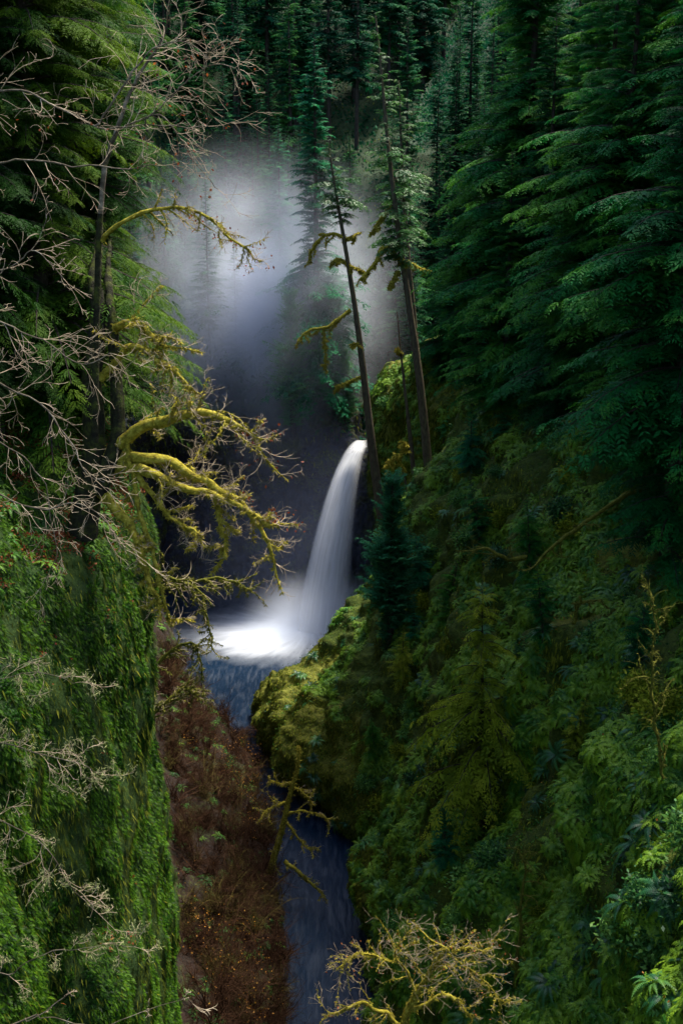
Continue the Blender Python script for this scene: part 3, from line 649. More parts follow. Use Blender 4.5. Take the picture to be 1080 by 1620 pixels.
# mossy maple on the shelf
B = V3(at(150, 800, 36)); e = empty('mossy_maple', B); tag(e, 'big bare maple with thick golden moss limbs reaching out over the gorge', 'maple tree')
tp = [(130, 850, 36), (140, 780, 36), (150, 700, 36), (146, 600, 36.2), (155, 500, 36.5), (150, 440, 37), (156, 380, 38.5), (158, 330, 40)]
obj('trunk', rough_tube_mesh([(path(tp, 30)-B, np.linspace(.52, .07, 30))], 12, .06, 3, M['darkbark'], 900, .15, 'trunk'), e)
tp2 = [(152, 780, 35.6), (185, 700, 35.8), (185, 600, 36.2), (176, 500, 36.4), (172, 420, 37.6), (176, 380, 38.5)]
obj('trunk', rough_tube_mesh([(path(tp2, 26)-B, np.linspace(.32, .05, 26))], 10, .05, 4, M['darkbark'], 500, .14, 'trunk'), e)
limbs = [
 ([(150, 745, 36), (205, 692, 35.6), (262, 664, 35), (315, 650, 34.6), (365, 668, 34.4), (405, 700, 34.2)], .26, .05, 15, 1.5),
 ([(150, 750, 36), (205, 722, 35.6), (260, 728, 35.2), (305, 755, 35), (345, 775, 34.8), (385, 800, 34.6), (415, 845, 34.5), (432, 885, 34.4)], .24, .05, 14, 1.1),
 ([(170, 745, 36), (225, 742, 35.2), (285, 770, 34.8), (340, 780, 34.6), (395, 815, 34.2), (425, 830, 34.2)], .2, .05, 12, 1.1),
 ([(338, 778, 34.7), (352, 830, 34.6), (354, 880, 34.5)], .09, .04, 6, .7),
 ([(150, 770, 36), (195, 810, 35), (222, 860, 34.4), (232, 910, 34.2), (250, 950, 34)], .2, .05, 6, .6),
 ([(200, 690, 35.7), (212, 770, 35), (240, 860, 34.6), (256, 930, 34.4), (275, 980, 34.4)], .09, .035, 7, .7),
 ([(176, 520, 36.2), (215, 510, 35.8), (240, 530, 35.4), (262, 548, 35)], .16, .05, 8, 1.1),
 ([(160, 600, 36), (195, 555, 35.6), (235, 560, 35.2), (265, 580, 34.8), (300, 620, 34.6)], .13, .04, 9, 1.2),
 ([(210, 735, 35.4), (260, 800, 35), (290, 830, 35), (318, 850, 34.8)], .10, .04, 8, .8),
]
for i, (pts, a, b, k, l) in enumerate(limbs):
    tw, b0 = bare_limb(e, B, pts, a, b, 200+i, k, l*1.15, 3, .02, tuft=1700, kk=5, droop=.1, twigr=.013)
    if i in (0, 2): leafy('leaves', [p for p in tw.tips if p.x+B[0] > -3.3], e, M['redleaf'], .11, 5+i, 70)
# pale barked alder with the arching yellow branch
B = V3(at(150, 640, 35)); e = empty('alder_tree', B); tag(e, 'slender pale grey alder with one golden moss branch arching over the mist', 'alder tree')
tp = path([(150, 700, 35), (152, 560, 35), (156, 400, 35), (160, 330, 35), (166, 262, 35)], 40)-B; tr_ = np.linspace(.12, .08, 40)
obj('trunk', rough_tube_mesh([(tp[:29], tr_[:29])], 9, .012, 8, M['darkbark'], 300, .1, 'trunk'), e); obj('trunk', rough_tube_mesh([(tp[28:], tr_[28:])], 9, .012, 8, M['greybark'], 0, .1, 'trunk'), e)
tw, _ = bare_limb(e, B, [(162, 382, 35), (200, 350, 34.6), (232, 330, 34.2), (275, 325, 34), (320, 340, 33.8), (360, 378, 33.6), (395, 400, 33.6)], .075, .03, 301, 20, 1.0, 3, .0, tuft=1100, kk=4, tlen=.12, from_f=.3, droop=.4)
leafy('leaves', [p for p in tw.tips if p.x+B[0] > -4.5], e, M['redleaf'], .10, 9, 60)
bare_limb(e, B, [(166, 262, 35), (185, 200, 34.6), (215, 130, 34.4), (250, 70, 34.2), (265, 30, 34)], .08, .02, 302, 12, 1.5, 2, .03, False, kmoss=False, twigr=.012)
# bare alder reaching from the upper edge of the frame
def bare_tree(name, label, cat, trunk, tr, limbs, seed, moss=False, twigmat='twig', tuft=400, group=None, leaves=None, tlen=.14, tw_r=.011):
    B = V3(at(*trunk[0])); e = empty(name, B); tag(e, label, cat, group)
    mat = M['moss'] if moss else M['greybark']
    obj('trunk', rough_tube_mesh([(path(trunk, 24)-B, np.linspace(tr, tr*.45, 24))], 9, .03 if moss else .012, seed, mat, tuft*2 if moss else 0, tlen, 'trunk'), e)
    tips = []
    for i, (pts, a, b, k, l, up) in enumerate(limbs):
        if not moss: a, b = a*.55, b*.7
        tw, _ = bare_limb(e, B, pts, a, b, seed*7+i, k, l, 3, up, moss, tuft, kmoss=moss, twigmat=twigmat, tlen=tlen, from_f=.1, twigr=tw_r, bend=.8, kk=3)
        tips += [p for p in tw.tips]
    if leaves: leafy('leaves', tips, e, M[leaves[0]], leaves[1], seed, leaves[2])
    return e, tips, B
bare_tree('bare_alder', 'bare alder spreading long whitish branches across the upper conifers toward the far forest', 'alder tree',
  [(-180, 700, 30), (-160, 400, 30), (-140, 200, 30), (-120, 60, 30)], .2,
  [([(-130, 250, 30), (0, 258, 30), (90, 262, 29.6), (180, 268, 29.2), (250, 262, 29)], .06, .015, 10, 1.5, .0),
   ([(-130, 180, 30), (0, 140, 30), (80, 160, 29.6), (150, 200, 29.2), (230, 200, 28.8), (330, 200, 28.5)], .06, .015, 15, 1.5, .0),
   ([(150, 200, 29.2), (205, 120, 29), (245, 80, 28.8), (290, 60, 28.6), (330, 90, 28.4)], .05, .015, 13, 1.4, .0),
   ([(180, 215, 29.2), (250, 180, 29), (300, 240, 28.8), (345, 300, 28.6)], .04, .012, 12, 1.2, -.02),
   ([(230, 200, 28.8), (290, 130, 28.6), (345, 95, 28.5), (380, 110, 28.4)], .035, .012, 12, 1.0, .0)], 41, leaves=('redleaf', .09, 90))
bare_tree('bare_alder', 'bare pale alder with tangled twigs hanging before the dark trunks above the fern cliff', 'alder tree',
  [(-160, 1100, 26), (-140, 800, 26), (-130, 600, 26), (-100, 420, 26)], .2,
  [([(-130, 640, 26), (-20, 600, 26), (60, 640, 25.8), (110, 700, 25.6), (150, 760, 25.4), (200, 740, 25.2)], .05, .014, 17, 1.2, .0),
   ([(-130, 520, 26), (-20, 500, 26), (60, 540, 25.8), (130, 580, 25.6), (180, 560, 25.4)], .045, .012, 15, 1.2, .0),
   ([(-130, 700, 26), (0, 780, 26), (60, 800, 25.6), (120, 790, 25.4), (170, 830, 25.2), (200, 870, 25)], .045, .012, 15, 1.1, -.02),
   ([(-130, 420, 26), (-20, 430, 26), (60, 400, 25.8), (100, 440, 25.6)], .04, .012, 13, 1.0, .0),
   ([(-100, 620, 26), (0, 700, 26), (70, 760, 25.6), (90, 860, 25.6), (70, 920, 25.4)], .035, .01, 12, 1.0, -.05)], 43)
e, tips, B = bare_tree('lichened_alder', 'fine bare branches hung with pale lichen in front of the green fern wall', 'alder tree',
  [(-170, 1500, 24), (-150, 1350, 24), (-120, 1200, 24), (-100, 1080, 24)], .16,
  [([(-120, 1200, 24), (-20, 1180, 24), (60, 1185, 23.8), (110, 1200, 23.6), (160, 1225, 23.5)], .04, .012, 17, .8, .0),
   ([(-120, 1270, 24), (-20, 1290, 24), (60, 1330, 23.8), (110, 1390, 23.6), (150, 1440, 23.4)], .035, .01, 15, .9, -.03),
   ([(-120, 1120, 24), (-20, 1080, 24), (50, 1060, 23.8), (120, 1080, 23.6)], .03, .008, 9, .9, .0),
   ([(-100, 1500, 24), (0, 1540, 23.8), (80, 1510, 23.4), (160, 1500, 23), (215, 1495, 22.8)], .03, .008, 10, .7, .0)], 47)
leafy('lichen', [p for p in tips], e, M['lichen'], .11, 12, 4500, (.08, .2), .05)
# fine branch at the very bottom with one red leaf
e, tips, B = bare_tree('leafy_sprig', 'thin branch with glossy green leaves and one red leaf by the fern wall', 'branch',
  [(-120, 1720, 17), (-60, 1660, 17), (0, 1630, 17), (60, 1605, 17)], .03,
  [([(40, 1610, 17), (80, 1590, 17), (110, 1570, 17)], .02, .008, 2, .2, .0),
   ([(60, 1605, 17), (150, 1618, 17), (230, 1605, 17), (305, 1588, 17)], .018, .006, 5, .4, .02)], 91)
for k_, (lx, ly, w_, h_, m_) in enumerate([(75, 1578, .17, .10, 'fern'), (62, 1592, .16, .09, 'fern'), (96, 1587, .13, .05, 'redleaf')]):
    q = V3(at(lx, ly, 16.9))-B; a_ = np.array([q, q+[w_*.5, -.03, h_*.5], q+[w_, -.06, .01], q+[w_*.45, .01, -h_*.45]])
    obj('leaf', make_mesh('leaf', a_, [[0, 1, 2, 3]], M[m_], False, np.full(4, .9)), e)
# lower bare tree with mossy trunk at the bottom of the picture
e, tips, B = bare_tree('mossy_maple', 'bare maple with yellow moss trunk and a fan of pale twigs low over the stream', 'maple tree',
  [(800, 2150, 41), (700, 1900, 40.5), (655, 1720, 40), (640, 1620, 40), (660, 1570, 40)], .30,
  [([(640, 1625, 40), (600, 1600, 39.6), (560, 1590, 39.2), (520, 1605, 39)], .12, .04, 12, 1.4, .03),
   ([(655, 1585, 40), (672, 1550, 39.8), (690, 1520, 39.6), (704, 1500, 39.6)], .12, .05, 14, 2.0, .02),
   ([(660, 1575, 40), (645, 1540, 39.8), (625, 1515, 39.6), (640, 1480, 39.4)], .07, .02, 16, 2.0, .01),
   ([(704, 1510, 39.6), (740, 1530, 39.4), (770, 1560, 39.2), (790, 1590, 39)], .05, .015, 15, 1.5, .02),
   ([(680, 1540, 39.8), (730, 1500, 39.4), (770, 1500, 39.2)], .045, .012, 15, 1.6, .0),
   ([(620, 1520, 39.6), (570, 1510, 39.4), (540, 1530, 39)], .045, .012, 14, 1.5, .02),
   ([(655, 1600, 40), (700, 1575, 39.6), (730, 1590, 39.4), (745, 1620, 39.2)], .10, .05, 6, .8, .0)], 53, moss=True, tuft=800, leaves=('redleaf', .11, 110))
# small yellow mossy tree leaning over the stream
e, tips, B = bare_tree('mossy_alder', 'small leaning tree with bright yellow moss arms above the narrow stream bend', 'alder tree',
  [(425, 1385, 103), (444, 1320, 103), (458, 1260, 103), (470, 1215, 103), (472, 1180, 103)], .36,
  [([(447, 1310, 103), (440, 1335, 102.5), (434, 1365, 102)], .16, .08, 5, 1.6, -.02),
   ([(452, 1270, 103), (430, 1278, 102.5), (415, 1290, 102)], .15, .07, 6, 1.8, .05),
   ([(455, 1285, 103), (480, 1284, 102.5), (505, 1288, 102), (520, 1300, 102)], .14, .06, 6, 1.6, 0),
   ([(452, 1300, 103), (475, 1330, 102.5), (492, 1345, 102)], .13, .06, 6, 1.6, 0),
   ([(464, 1245, 103), (480, 1255, 102.5), (493, 1270, 102)], .12, .05, 6, 1.6, .02),
   ([(462, 1238, 103), (445, 1240, 102.5), (428, 1237, 102)], .12, .05, 6, 1.4, .02),
   ([(450, 1362, 103), (470, 1376, 102), (490, 1395, 101), (512, 1417, 100)], .24, .08, 12, 1.3, -.03)], 59, moss=True, tuft=500, tlen=.3, tw_r=.03)
# leaning firs with bare trunks by the falls
def lean_fir(label, base, top, Y, tr, H0, rad, nb, seed, limbs, name='leaning_fir'):
    a = at(base[0], base[1], Y); b = at(top[0], top[1], Y); H = b.z-a.z
    B = V3(a); e = empty(name, B); tag(e, label, 'fir tree')
    lean = ((b.x-a.x)/H, 0)
    zz = np.linspace(-3, H*.99, 40); pts = np.stack([zz*lean[0]+.25*np.sin(zz*.12+seed), .2*np.cos(zz*.1), zz], -1)
    obj('trunk', rough_tube_mesh([(pts, tr*(1.1-zz/H*.95))], 10, .03, seed, M['firbark'], 0, .1, 'trunk'), e)
    if nb: obj('crown', conifer_crown(H, H0, rad, nb, 12, 3, droop=.35, up=.05, shape=.55, seed=seed, leafw=.42, gaps=.25, mat=M['lime2'], lean=lean, flat=.5, twl=.42), e)
    for i, (pp, r0, r1, k, l) in enumerate(limbs):
        bare_limb(e, B, [(x, y, Y+dy) for x, y, dy in pp], r0, r1, seed*3+i, k, l, 1, -.12, True, 900, kk=2, tlen=.5, twigr=.06, from_f=.2, droop=1.2)
    return e
M['lime2'] = foliage('lean_fir_needles', [(.2, (.02, .08, .018)), (.5, (.05, .16, .03)), (.8, (.14, .25, .04))], .3)
lean_fir('tall leaning fir with drooping mossy stubs, nearest to the lip of the waterfall', (602, 790), (520, 215), 168, .72, 42, 4.6, 60, 61,
 [([(543, 375, 0), (520, 370, -1), (500, 385, -2), (490, 405, -2)], .28, .12, 7, 1.8), ([(543, 380, 0), (560, 372, -1)], .2, .1, 3, 1.2), ([(547, 415, 0), (535, 410, -1), (525, 416, -1)], .22, .12, 3, 1.0), ([(547, 418, 0), (562, 424, -1), (575, 430, -1)], .24, .12, 3, 1.0),
  ([(554, 490, 0), (535, 505, -1), (515, 518, -2), (490, 522, -2.5), (472, 538, -3)], .3, .14, 7, 1.6), ([(511, 520, -2), (514, 545, -2), (514, 580, -2)], .14, .05, 5, 1.0), ([(571, 596, 0), (550, 605, -1), (532, 612, -2)], .22, .12, 4, 1.0), ([(570, 543, 0), (556, 545, -1)], .22, .14, 2, .6)])
lean_fir('tallest leaning fir with an open crown and one thick mossy arm', (686, 812), (590, 15), 160, .70, 36, 4.6, 105, 62,
 [([(623, 402, 0), (606, 392, -1), (590, 420, -2), (572, 440, -2.5)], .42, .2, 8, 1.4), ([(622, 405, 0), (645, 415, -1), (672, 427, -2)], .26, .12, 4, .8), ([(630, 430, 0), (622, 442, -1), (615, 455, -1)], .24, .12, 3, .8), ([(617, 330, 0), (602, 345, -1), (590, 365, -1)], .3, .12, 6, 1.2)])
lean_fir('straight mid grey fir trunk standing close behind the tallest leaning fir', (668, 720), (628, 120), 176, .6, 40, 4.0, 80, 63, [])
lean_fir('thin dead snag between the two leaning firs', (656, 800), (630, 490), 166, .42, 60, 1, 0, 64, [([(634, 560, 0), (628, 552, -.5)], .1, .05, 2, .6)], name='dead_snag')
lean_fir('crooked mossy stub of a tree leaning beside the rock prow', (660, 850), (632, 720), 158, .32, 60, 1, 0, 65, [([(640, 745, 0), (625, 722, -.5), (612, 735, -1)], .16, .08, 8, 1.6), ([(634, 725, 0), (640, 700, -.5)], .12, .06, 6, 1.4)], name='mossy_snag')
# mossy arms on the right bank
def bank_snag(label, pts, Yd, r, seed, kids=12, klen=1.7, name='mossy_branch', up=0):
    P, N = surf(*pts[0]); Y = P.y-Yd
    B = V3(at(pts[0][0], pts[0][1], Y)); e = empty(name, B); tag(e, label, 'mossy branch')
    bare_limb(e, B, [(x, y, Y-i*.35) for i, (x, y) in enumerate(pts)], r, r*.35, seed, kids, klen, 2, up, True, 700, tlen=.2, twigr=.03, kk=4, from_f=.1, twigmat='olive', mossmat='olive')
bank_snag('upper tangle of yellow mossy arms sticking out under the right hemlocks'.replace('right ', ''), [(1040, 640), (1000, 632), (960, 645), (925, 660), (905, 672)], 5, .28, 71)
bank_snag('lower tangle of yellow mossy arms on the bank above the bright moss patch', [(1010, 730), (975, 735), (935, 728), (905, 740), (880, 755)], 5, .28, 72, 14)
bank_snag('long thin mossy limb slanting down across the fern bank', [(1075, 760), (1010, 775), (940, 815), (880, 860), (850, 890)], 4, .22, 73, 9, 1.6)
bank_snag('broken mossy branch on the middle of the dark bank', [(830, 880), (800, 885), (770, 868), (752, 870)], 3, .2, 74, 7, 1.8)
bank_snag('leaning mossy sapling low on the fern bank', [(815, 1560), (820, 1500), (822, 1440), (830, 1380), (822, 1350)], 3, .13, 75, 16, 1.5)
bank_snag('spindly mossy sapling with many bare arms at the edge of the fern bank', [(1050, 1230), (1038, 1150), (1030, 1080), (1036, 1000), (1030, 950)], 1.2, .08, 76, 20, 1.5)
bank_snag('short mossy arm curving off the bank near the bright moss patch', [(905, 985), (912, 960), (925, 950), (950, 950)], 2, .14, 77, 5, .8)
# mossy shrubs in the shadow between the near cliff and the pool
for i, (label, pts, Y) in enumerate([
  ('drooping ochre mossy branches hanging at the corner of the fern cliff', [(235, 900), (275, 915), (315, 935), (330, 985), (335, 1020)], 44),
  ('ochre mossy branch reaching right over the dark pool edge'.replace('right ', ''), [(240, 930), (290, 925), (340, 915), (372, 920), (398, 935)], 47),
  ('bushy ochre moss covered boughs just below the corner of the fern cliff', [(235, 1060), (270, 1030), (300, 1020), (315, 1040), (320, 1075)], 46),
  ('thin mossy bough low behind the corner of the fern cliff', [(235, 1140), (262, 1110), (290, 1090), (310, 1100)], 48)]):
    B = V3(at(pts[0][0], pts[0][1], Y)); e = empty('mossy_branch', B); tag(e, label, 'mossy branch')
    bare_limb(e, B, [(x, y, Y) for x, y in pts],   .08, .03, 400+i, 24, 1.1, 2, -.03, True, 1800, mossmat='olive', tlen=.16, kk=4, from_f=0, twigmat='twig', droop=.4)

# ------------------------------------------------------------------ ferns
M['limemoss'] = foliage('bright_moss', [(.2, (.05, .09, .006)), (.5, (.16, .21, .012)), (.8, (.32, .34, .03))], .3, .9, .1, 1.2, .2, .5)
M['mosstwig'] = solid('mossy_stems', [(.3, (.04, .032, .008)), (.7, (.13, .10, .022))], 1, bump=0)
M['palebrown'] = solid('pale_brown_stems', [(.3, (.08, .05, .045)), (.7, (.22, .15, .14))], 1, bump=0)
def fern_mesh(seed, nfr, npin, mat, name='fern', droop=.9, wide=.2, stiff=1.0):
    """arching fronds that share one root vertex; each frond is a rachis with a saw edge of pinnae"""
    g = np.random.default_rng(seed); V = [np.zeros((1, 3))]; F = []; va = [[.2]]; b = 1
    for k in range(nfr):
        az = (k+g.uniform(-.3, .3))/nfr*2*math.pi; L = g.uniform(.65, 1.2); D = np.array([math.cos(az), math.sin(az), 0]); S = np.array([-math.sin(az), math.cos(az), 0])
        st = stiff*g.uniform(.7, 1.2); s = np.linspace(0, 1, npin+1); c = D*(L*s*.85)[:, None]+np.array([0, 0, 1.])*(L*(st*.9*s-droop*s**2))[:, None]; c += S*(g.normal(0, .12)*s**2*L)[:, None]
        T = norm(np.diff(c, axis=0)); w = wide*L*np.sin(np.clip(s[:-1]*1.0+.06, 0, 1)**.75*math.pi*.93+.1)*np.minimum(1, s[:-1]*8+.05)
        m = c[:-1]*.5+c[1:]*.5
        V.append(c[1:]); rid = np.concatenate([[0], b+np.arange(npin)]); b += npin
        for sg in (-1, 1):
            tip = m+(S*sg+T*.5+np.array([0, 0, -.18]))*w[:, None]; t2 = tip+T*(L/npin*.28); V += [tip, t2]; i1 = b+np.arange(npin); i2 = i1+npin; b += 2*npin
            q = np.stack([rid[:-1], i1, i2, rid[1:]], -1); F.append(q if sg > 0 else q[:, ::-1])
        f = g.uniform(0, .6); va += [f+s[1:]*.4, np.tile(f+s[:-1]*.4, 4)]
    return np.concatenate(V), np.concatenate(F), np.concatenate(va)
def frame(N, up=.5, g=None):
    z = norm(N*(1-up)+np.array([0, 0, 1.0])*up); a = g.uniform(0, 6.283, len(N)); r = np.stack([np.cos(a), np.sin(a), 0*a], -1)
    x = norm(np.cross(r, z)); y = np.cross(z, x); return x, y, z
g = np.random.default_rng(77)
fm_ = []
for i in range(4):
    V, F, va = fern_mesh(500+i, 19, 17, M['fern'], wide=.10); fm_.append(make_mesh('fern_fronds', V, F, M['swordfern'], False, va))
from mathutils import Matrix
pos, nn, dd = scatter('right', 300, lambda x, y, A, n: (y > 640) & (fbm(A, 7, 2, 3) > -.25), g, 1.6, 20)
X_, Y_, Z_ = frame(nn, .45, g)
for i in range(300):
    o = obj('sword_fern', fm_[i % 4]); s = g.uniform(.95, 1.6)
    o.matrix_world = Matrix(((X_[i][0]*s, Y_[i][0]*s, Z_[i][0]*s, pos[i][0]), (X_[i][1]*s, Y_[i][1]*s, Z_[i][1]*s, pos[i][1]), (X_[i][2]*s, Y_[i][2]*s, Z_[i][2]*s, pos[i][2]), (0, 0, 0, 1)))
    tag(o, 'arching green sword fern rooted on the steep shaded bank', 'fern', 'sword ferns on the steep shaded bank')
def merged(name, label, key, n, protos, mat, cond, size, g, up=.4, pw=1.2, cat='ferns', off=0.0):
    pos, nn, dd = scatter(key, n, cond, g, pw); X_, Y_, Z_ = frame(nn, up, g); s = g.uniform(*size, n); Vs = []; va = []; Fs = []; b = 0
    for k, (V, F, v) in enumerate(protos):
        m = np.arange(n) % len(protos) == k
        W = (pos[m]+nn[m]*off)[:, None]+s[m][:, None, None]*(V[None, :, 0:1]*X_[m][:, None]+V[None, :, 1:2]*Y_[m][:, None]+V[None, :, 2:3]*Z_[m][:, None])
        Fs.append((F[None]+(b+np.arange(m.sum())*len(V))[:, None, None]).reshape(-1, 4)); b += m.sum()*len(V)
        Vs.append(W.reshape(-1, 3)); va.append((v[None]*.5+g.uniform(0, .5, (m.sum(), 1))).ravel())
    V = np.concatenate(Vs); o = obj(name, make_mesh(name, V, np.concatenate(Fs), mat, False, np.concatenate(va)))
    return tag(o, label, cat, None, 'stuff')
low = [fern_mesh(600+i, 12, 8, None, wide=.12) for i in range(4)]
merged('fern_undergrowth', 'mass of smaller ferns covering the steep shaded bank', 'right', 13000, low, M['fern'], lambda x, y, A, n: (y > 520) & (fbm(A, 4, 3, 8) > -.02) & ~((x < 560) & (y > 1060) & (A[:, 2] < 13)), (.45, 1.2), g, .4, .9)
merged('fern_undergrowth', 'ferns and seedlings on the leafy slope above the fern cliff', 'near', 420, low, M['fern'], lambda x, y, A, n: (n[:, 2] > .45) & (A[:, 2] > 59), (.25, .55), g, .6, .9)
merged('fern_undergrowth', 'scattered dark ferns on the brush covered stream bank', 'left', 260, low, M['fern'], lambda x, y, A, n: (x > 250), (.6, 1.1), g, .6, .9)
def hanging(name, label, key, n, mat, cond, length, width, g, npin=0, pw=1.0, out=.5, down=1.0, cat='moss', jit=.35):
    """hanging fronds or moss strands lying against a wall"""
    pos, nn, dd = scatter(key, n, cond, g, pw); L = g.uniform(*length, n)
    d = norm(nn*out+np.array([0, 0, -down])+g.normal(0, jit, (n, 3))); side = norm(np.cross(d, nn+g.normal(0, .2, nn.shape)))
    if npin == 0:
        V, F = kites(pos+nn*.02, d, side, L, L*width, .35, .2); va = np.repeat(g.uniform(0, 1, n), 4)
    else:
        q = (np.arange(npin)+.5)/npin; c = (pos+nn*.03)[:, None]+d[:, None]*(L[:, None]*q)[..., None]; c[..., 2] -= L[:, None]*q**2*.25
        Vs = []; w = L[:, None]*width*np.sin(q*math.pi*.85+.3)[None]
        for sg in (-1, 1):
            ld = norm(side[:, None]*sg+d[:, None]*.55+nn[:, None]*.1); V, _ = kites(c, ld, np.broadcast_to(d[:, None], ld.shape), w, (L/npin*.85)[:, None].repeat(npin, 1), .4); Vs.append(V)
        V = np.concatenate(Vs); F = np.arange(len(V)).reshape(-1, 4); r = g.uniform(0, 1, n); va = np.tile(np.repeat(r, npin*4), 2)
    return tag(obj(name, make_mesh(name, V, F, mat, False, va)), label, cat, None, 'stuff')
hanging('cliff_ferns', 'carpet of small bright green ferns hanging on the near cliff wall', 'near', 120000, M['clifffern'], lambda x, y, A, n: (n[:, 2] < .75) & (x > -40) & (fbm(A*[1, 1, .35], 1.1, 3, 4) > -.15), (.05, .17), .26, g, 5, .8, .7, .8, 'ferns', .45)
clump = [fern_mesh(700+i, 8, 8, None, droop=1.5, wide=.13) for i in range(4)]
merged('cliff_ferns', 'tufts of larger licorice ferns standing out from the near cliff wall', 'near', 9000, clump, M['clifffern'], lambda x, y, A, n: (n[:, 2] < .8) & (x > -40) & (fbm(A*[1, 1, .35], 1.3, 3, 4) > .05), (.10, .30), g, .12, .8)
hanging('cliff_moss', 'dark trailing moss between the ferns of the near cliff', 'near', 22000, M['mosstuft'], lambda x, y, A, n: (n[:, 2] < .8), (.08, .35), .16, g, 0, .8, .2, 1.3)
hanging('bank_moss', 'yellow green moss coating the rounded cliff nose by the stream', 'right', 30000, M['mosstuft'], lambda x, y, A, n: (((A[:, 1] > 109) & (A[:, 1] < 151) & (A[:, 2] < 13.5) & (A[:, 0] < 4)) | ((A[:, 1] > 92) & (A[:, 1] < 104) & (A[:, 2] < 12))), (.12, .4), .45, g, 0, .6, .5, .8)
hanging('bank_moss', 'shaggy moss hanging over the high bank and the rock prow', 'right', 70000, M['bankmoss'], lambda x, y, A, n: (y > 540) & (fbm(A*[1, 1, .4], 5, 3, 14) > -.05), (.12, .6), .25, g, 0, .8, .3, 1.3)
hanging('wall_moss', 'golden moss curtains on the upright wall behind the leaning firs', 'right', 16000, M['mosstuft'], lambda x, y, A, n: (A[:, 1] > 164) & (A[:, 2] > 27) & (A[:, 2] < 54), (.3, 1.3), .25, g, 0, .6, .3, 1.3)
def near_spot(spots_):
    ps = [(np.array(surf(a, b)[0]), r, h) for a, b, r, h in spots_]
    def f(x, y, A, n):
        m = np.zeros(len(A), bool)
        for p, r, h in ps: m |= (np.hypot(A[:, 0]-p[0], A[:, 1]-p[1])+.8*fbm(A, 1.5, 2, 5) < r) & (np.abs(A[:, 2]-p[2]) < h)
        return m
    return f
hanging('bright_moss', 'bright lime moss sheets on the knobs of the shaded bank', 'right', 26000, M['limemoss'], near_spot([(930, 830, 1.8, 3.6), (912, 920, 1.6, 2.5), (870, 1110, 1.5, 1.2), (850, 1180, 1.3, 1.0), (660, 700, 2.4, 6), (600, 1420, 1.5, 3), (700, 1010, 1.8, 1.5)]), (.08, .3), .3, g, 0, .3, .4, 1.1)
hanging('rim_moss', 'moss and grass hanging over the dark cave mouth', 'amph', 26000, M['mosstuft'], lambda x, y, A, n: (A[:, 2] > 26+4*fbm(A, 5, 3, 2)), (.3, 1.1), .3, g, 0, .5, .4, 1.0)
# low leafy plants of the high bank
def leafscatter(name, label, key, n, mat, cond, size, g, pw=1.0, spread=.3, cat='plants', lift=.15, asp=.5):
    pos, nn, dd = scatter(key, n, cond, g, pw); pos = pos+g.normal(0, spread, pos.shape)+nn*lift
    d = norm(g.normal(size=(n, 3))+nn*.6); s = norm(np.cross(d, g.normal(size=(n, 3)))); L = g.uniform(*size, n)
    V, F = kites(pos, d, s, L, L*asp, .45); return tag(obj(name, make_mesh(name, V, F, mat, False, np.repeat(g.uniform(0, 1, n), 4))), label, cat, None, 'stuff')
leafscatter('leafy_undergrowth', 'low leafy plants tangled over the steep shaded bank', 'right', 70000, M['fern'], lambda x, y, A, n: (y > 480) & (fbm(A, 3.5, 3, 28) > -.05), (.08, .26), g, .9, .2)
def bush_mesh(seed, n, r, leaf, mat):
    g = np.random.default_rng(seed); c = norm(g.normal(size=(14, 3)))*g.uniform(.3, .9, (14, 1))*r*[1, 1, .7]; k = g.integers(0, 14, n)
    P = c[k]+g.normal(0, .26*r, (n, 3)); P[:, 2] += .55*r; d = norm(g.normal(size=(n, 3))+norm(P)*.9+[0, 0, -.3]); s_ = norm(np.cross(d, g.normal(size=(n, 3)))); L = leaf*g.uniform(.6, 1.4, n)
    V, F = kites(P, d, s_, L, L*.5, .45); return make_mesh('leafy_bush', V, F, mat, False, np.repeat(g.uniform(0, 1, n), 4))
M['bushleaf'] = foliage('bush_leaves', [(.2, (.012, .06, .018)), (.5, (.035, .15, .035)), (.8, (.14, .30, .05))], .35, .5, .3, .5, .7, .6)
bm_ = [bush_mesh(800+i, 1500, 1.0, .2, M['bushleaf'] if i < 3 else M['limemoss']) for i in range(4)]
pos, nn, dd = scatter('right', 90, lambda x, y, A, n: (y > 540) & (fbm(A, 9, 2, 43) > -.1) & ~((x < 560) & (y > 1060) & (A[:, 2] < 13)), g, 1.0, 20)
for i in range(90):
    o = obj('leafy_bush', bm_[i % 4]); o.location = pos[i]; s = g.uniform(.6, 1.5); o.scale = (s, s, s*.85); o.rotation_euler = (0, 0, g.uniform(0, 6.28))
    tag(o, 'yellow green mossy leaved bush clinging to the shaded bank' if i % 4 == 3 else 'fresh green leafy bush clinging to the shaded bank', 'bush', 'yellow green bushes on the shaded bank' if i % 4 == 3 else 'fresh green bushes on the shaded bank')
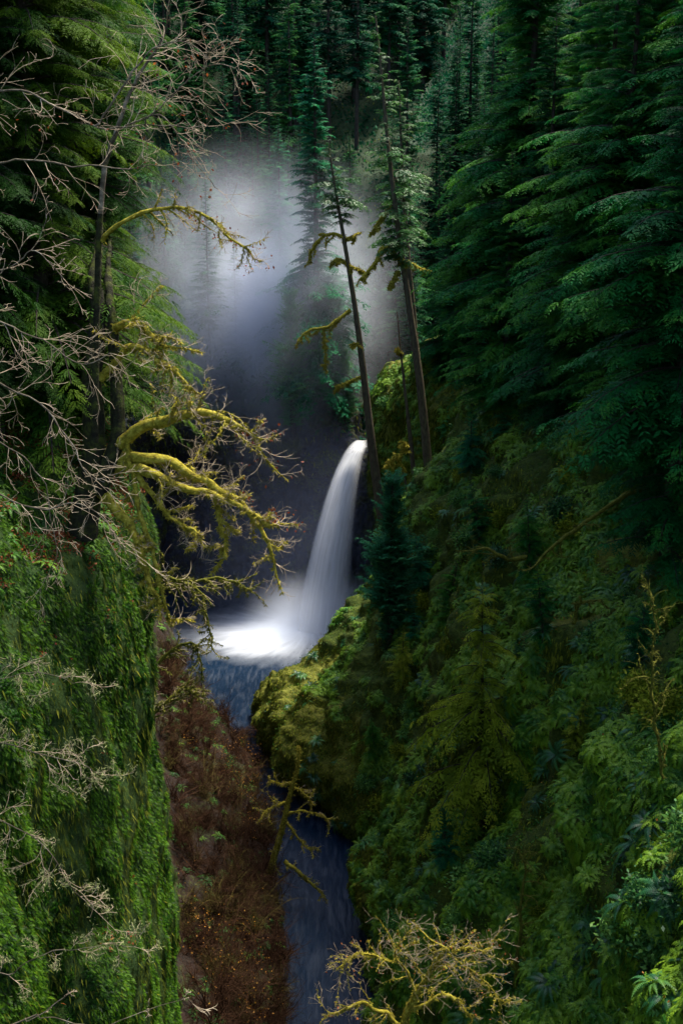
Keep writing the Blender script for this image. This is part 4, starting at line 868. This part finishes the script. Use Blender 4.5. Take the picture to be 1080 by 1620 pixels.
leafscatter('fallen_leaves', 'rust brown fallen leaves on the slope above the fern cliff', 'near', 16000, M['redleaf'], lambda x, y, A, n: (n[:, 2] > .5) & (fbm(A, 1.3, 3, 5) > -.05), (.05, .12), g, .5, .05, 'leaves', .05, .8)
leafscatter('fallen_leaves', 'yellow leaves dotted over the brown stream bank thicket', 'left', 900, M['yellowleaf'], lambda x, y, A, n: (x > 255) & (x < 400) & (y > 1180) & (fbm(A, 6, 2, 6) > -.1), (.10, .22), g, .5, .6, 'leaves', 2.4, .8)
leafscatter('fallen_leaves', 'few yellow and brown leaves fallen among the bank ferns', 'right', 900, M['yellowleaf'], lambda x, y, A, n: (y > 900) & (fbm(A, 4, 2, 7) > .25), (.08, .18), g, .5, .3, 'leaves', .2, .8)
leafscatter('hill_undergrowth', 'dim undergrowth beneath the far forest', 'hill', 60000, M['far_fir'], None, (.6, 1.8), g, .6, .8, 'plants', .5)
leafscatter('hill_undergrowth', 'bushes clinging to the slopes over the cave rim', 'amph', 40000, M['far_fir'], lambda x, y, A, n: (A[:, 2] > 36+5*fbm(A, 8, 2, 3)), (.4, 1.2), g, .6, .6, 'plants', .4)
# brown leafless thicket of the stream bank
protos = []
for i in range(7):
    tw = Twigs(900+i); gg = random.Random(i)
    for k in range(14):
        a = gg.uniform(0, 6.28); tw.grow(Vector((gg.gauss(0, .35), gg.gauss(0, .35), -.2)), Vector((math.cos(a)*.8, math.sin(a)*.8, 1)), gg.uniform(2.0, 4.6), .055, 1, 3, .03, .42, 6, .9, .5)
    V, F = tubes(tw.l[1]+tw.l[2]+tw.l[3], 3); protos.append(make_mesh('bare_shrub', V, F, M['browntwig'] if i < 6 else M['mosstwig'], False))
pos, nn, dd = scatter('left', 290, lambda x, y, A, n: (x > 225) & (y > 1030) & (A[:, 0] > -34), g, 1.1, 40)
for i in range(290):
    o = obj('bare_shrub', protos[i % 7]); o.location = pos[i]; o.rotation_euler = (g.normal(0, .2), g.normal(0, .2)+.25, g.uniform(0, 6.28)); s = g.uniform(.5, 1.15); o.scale = (s, s, s)
    tag(o, 'leafless brown shrub in the thicket on the stream bank', 'shrub', 'leafless shrubs in the stream bank thicket')
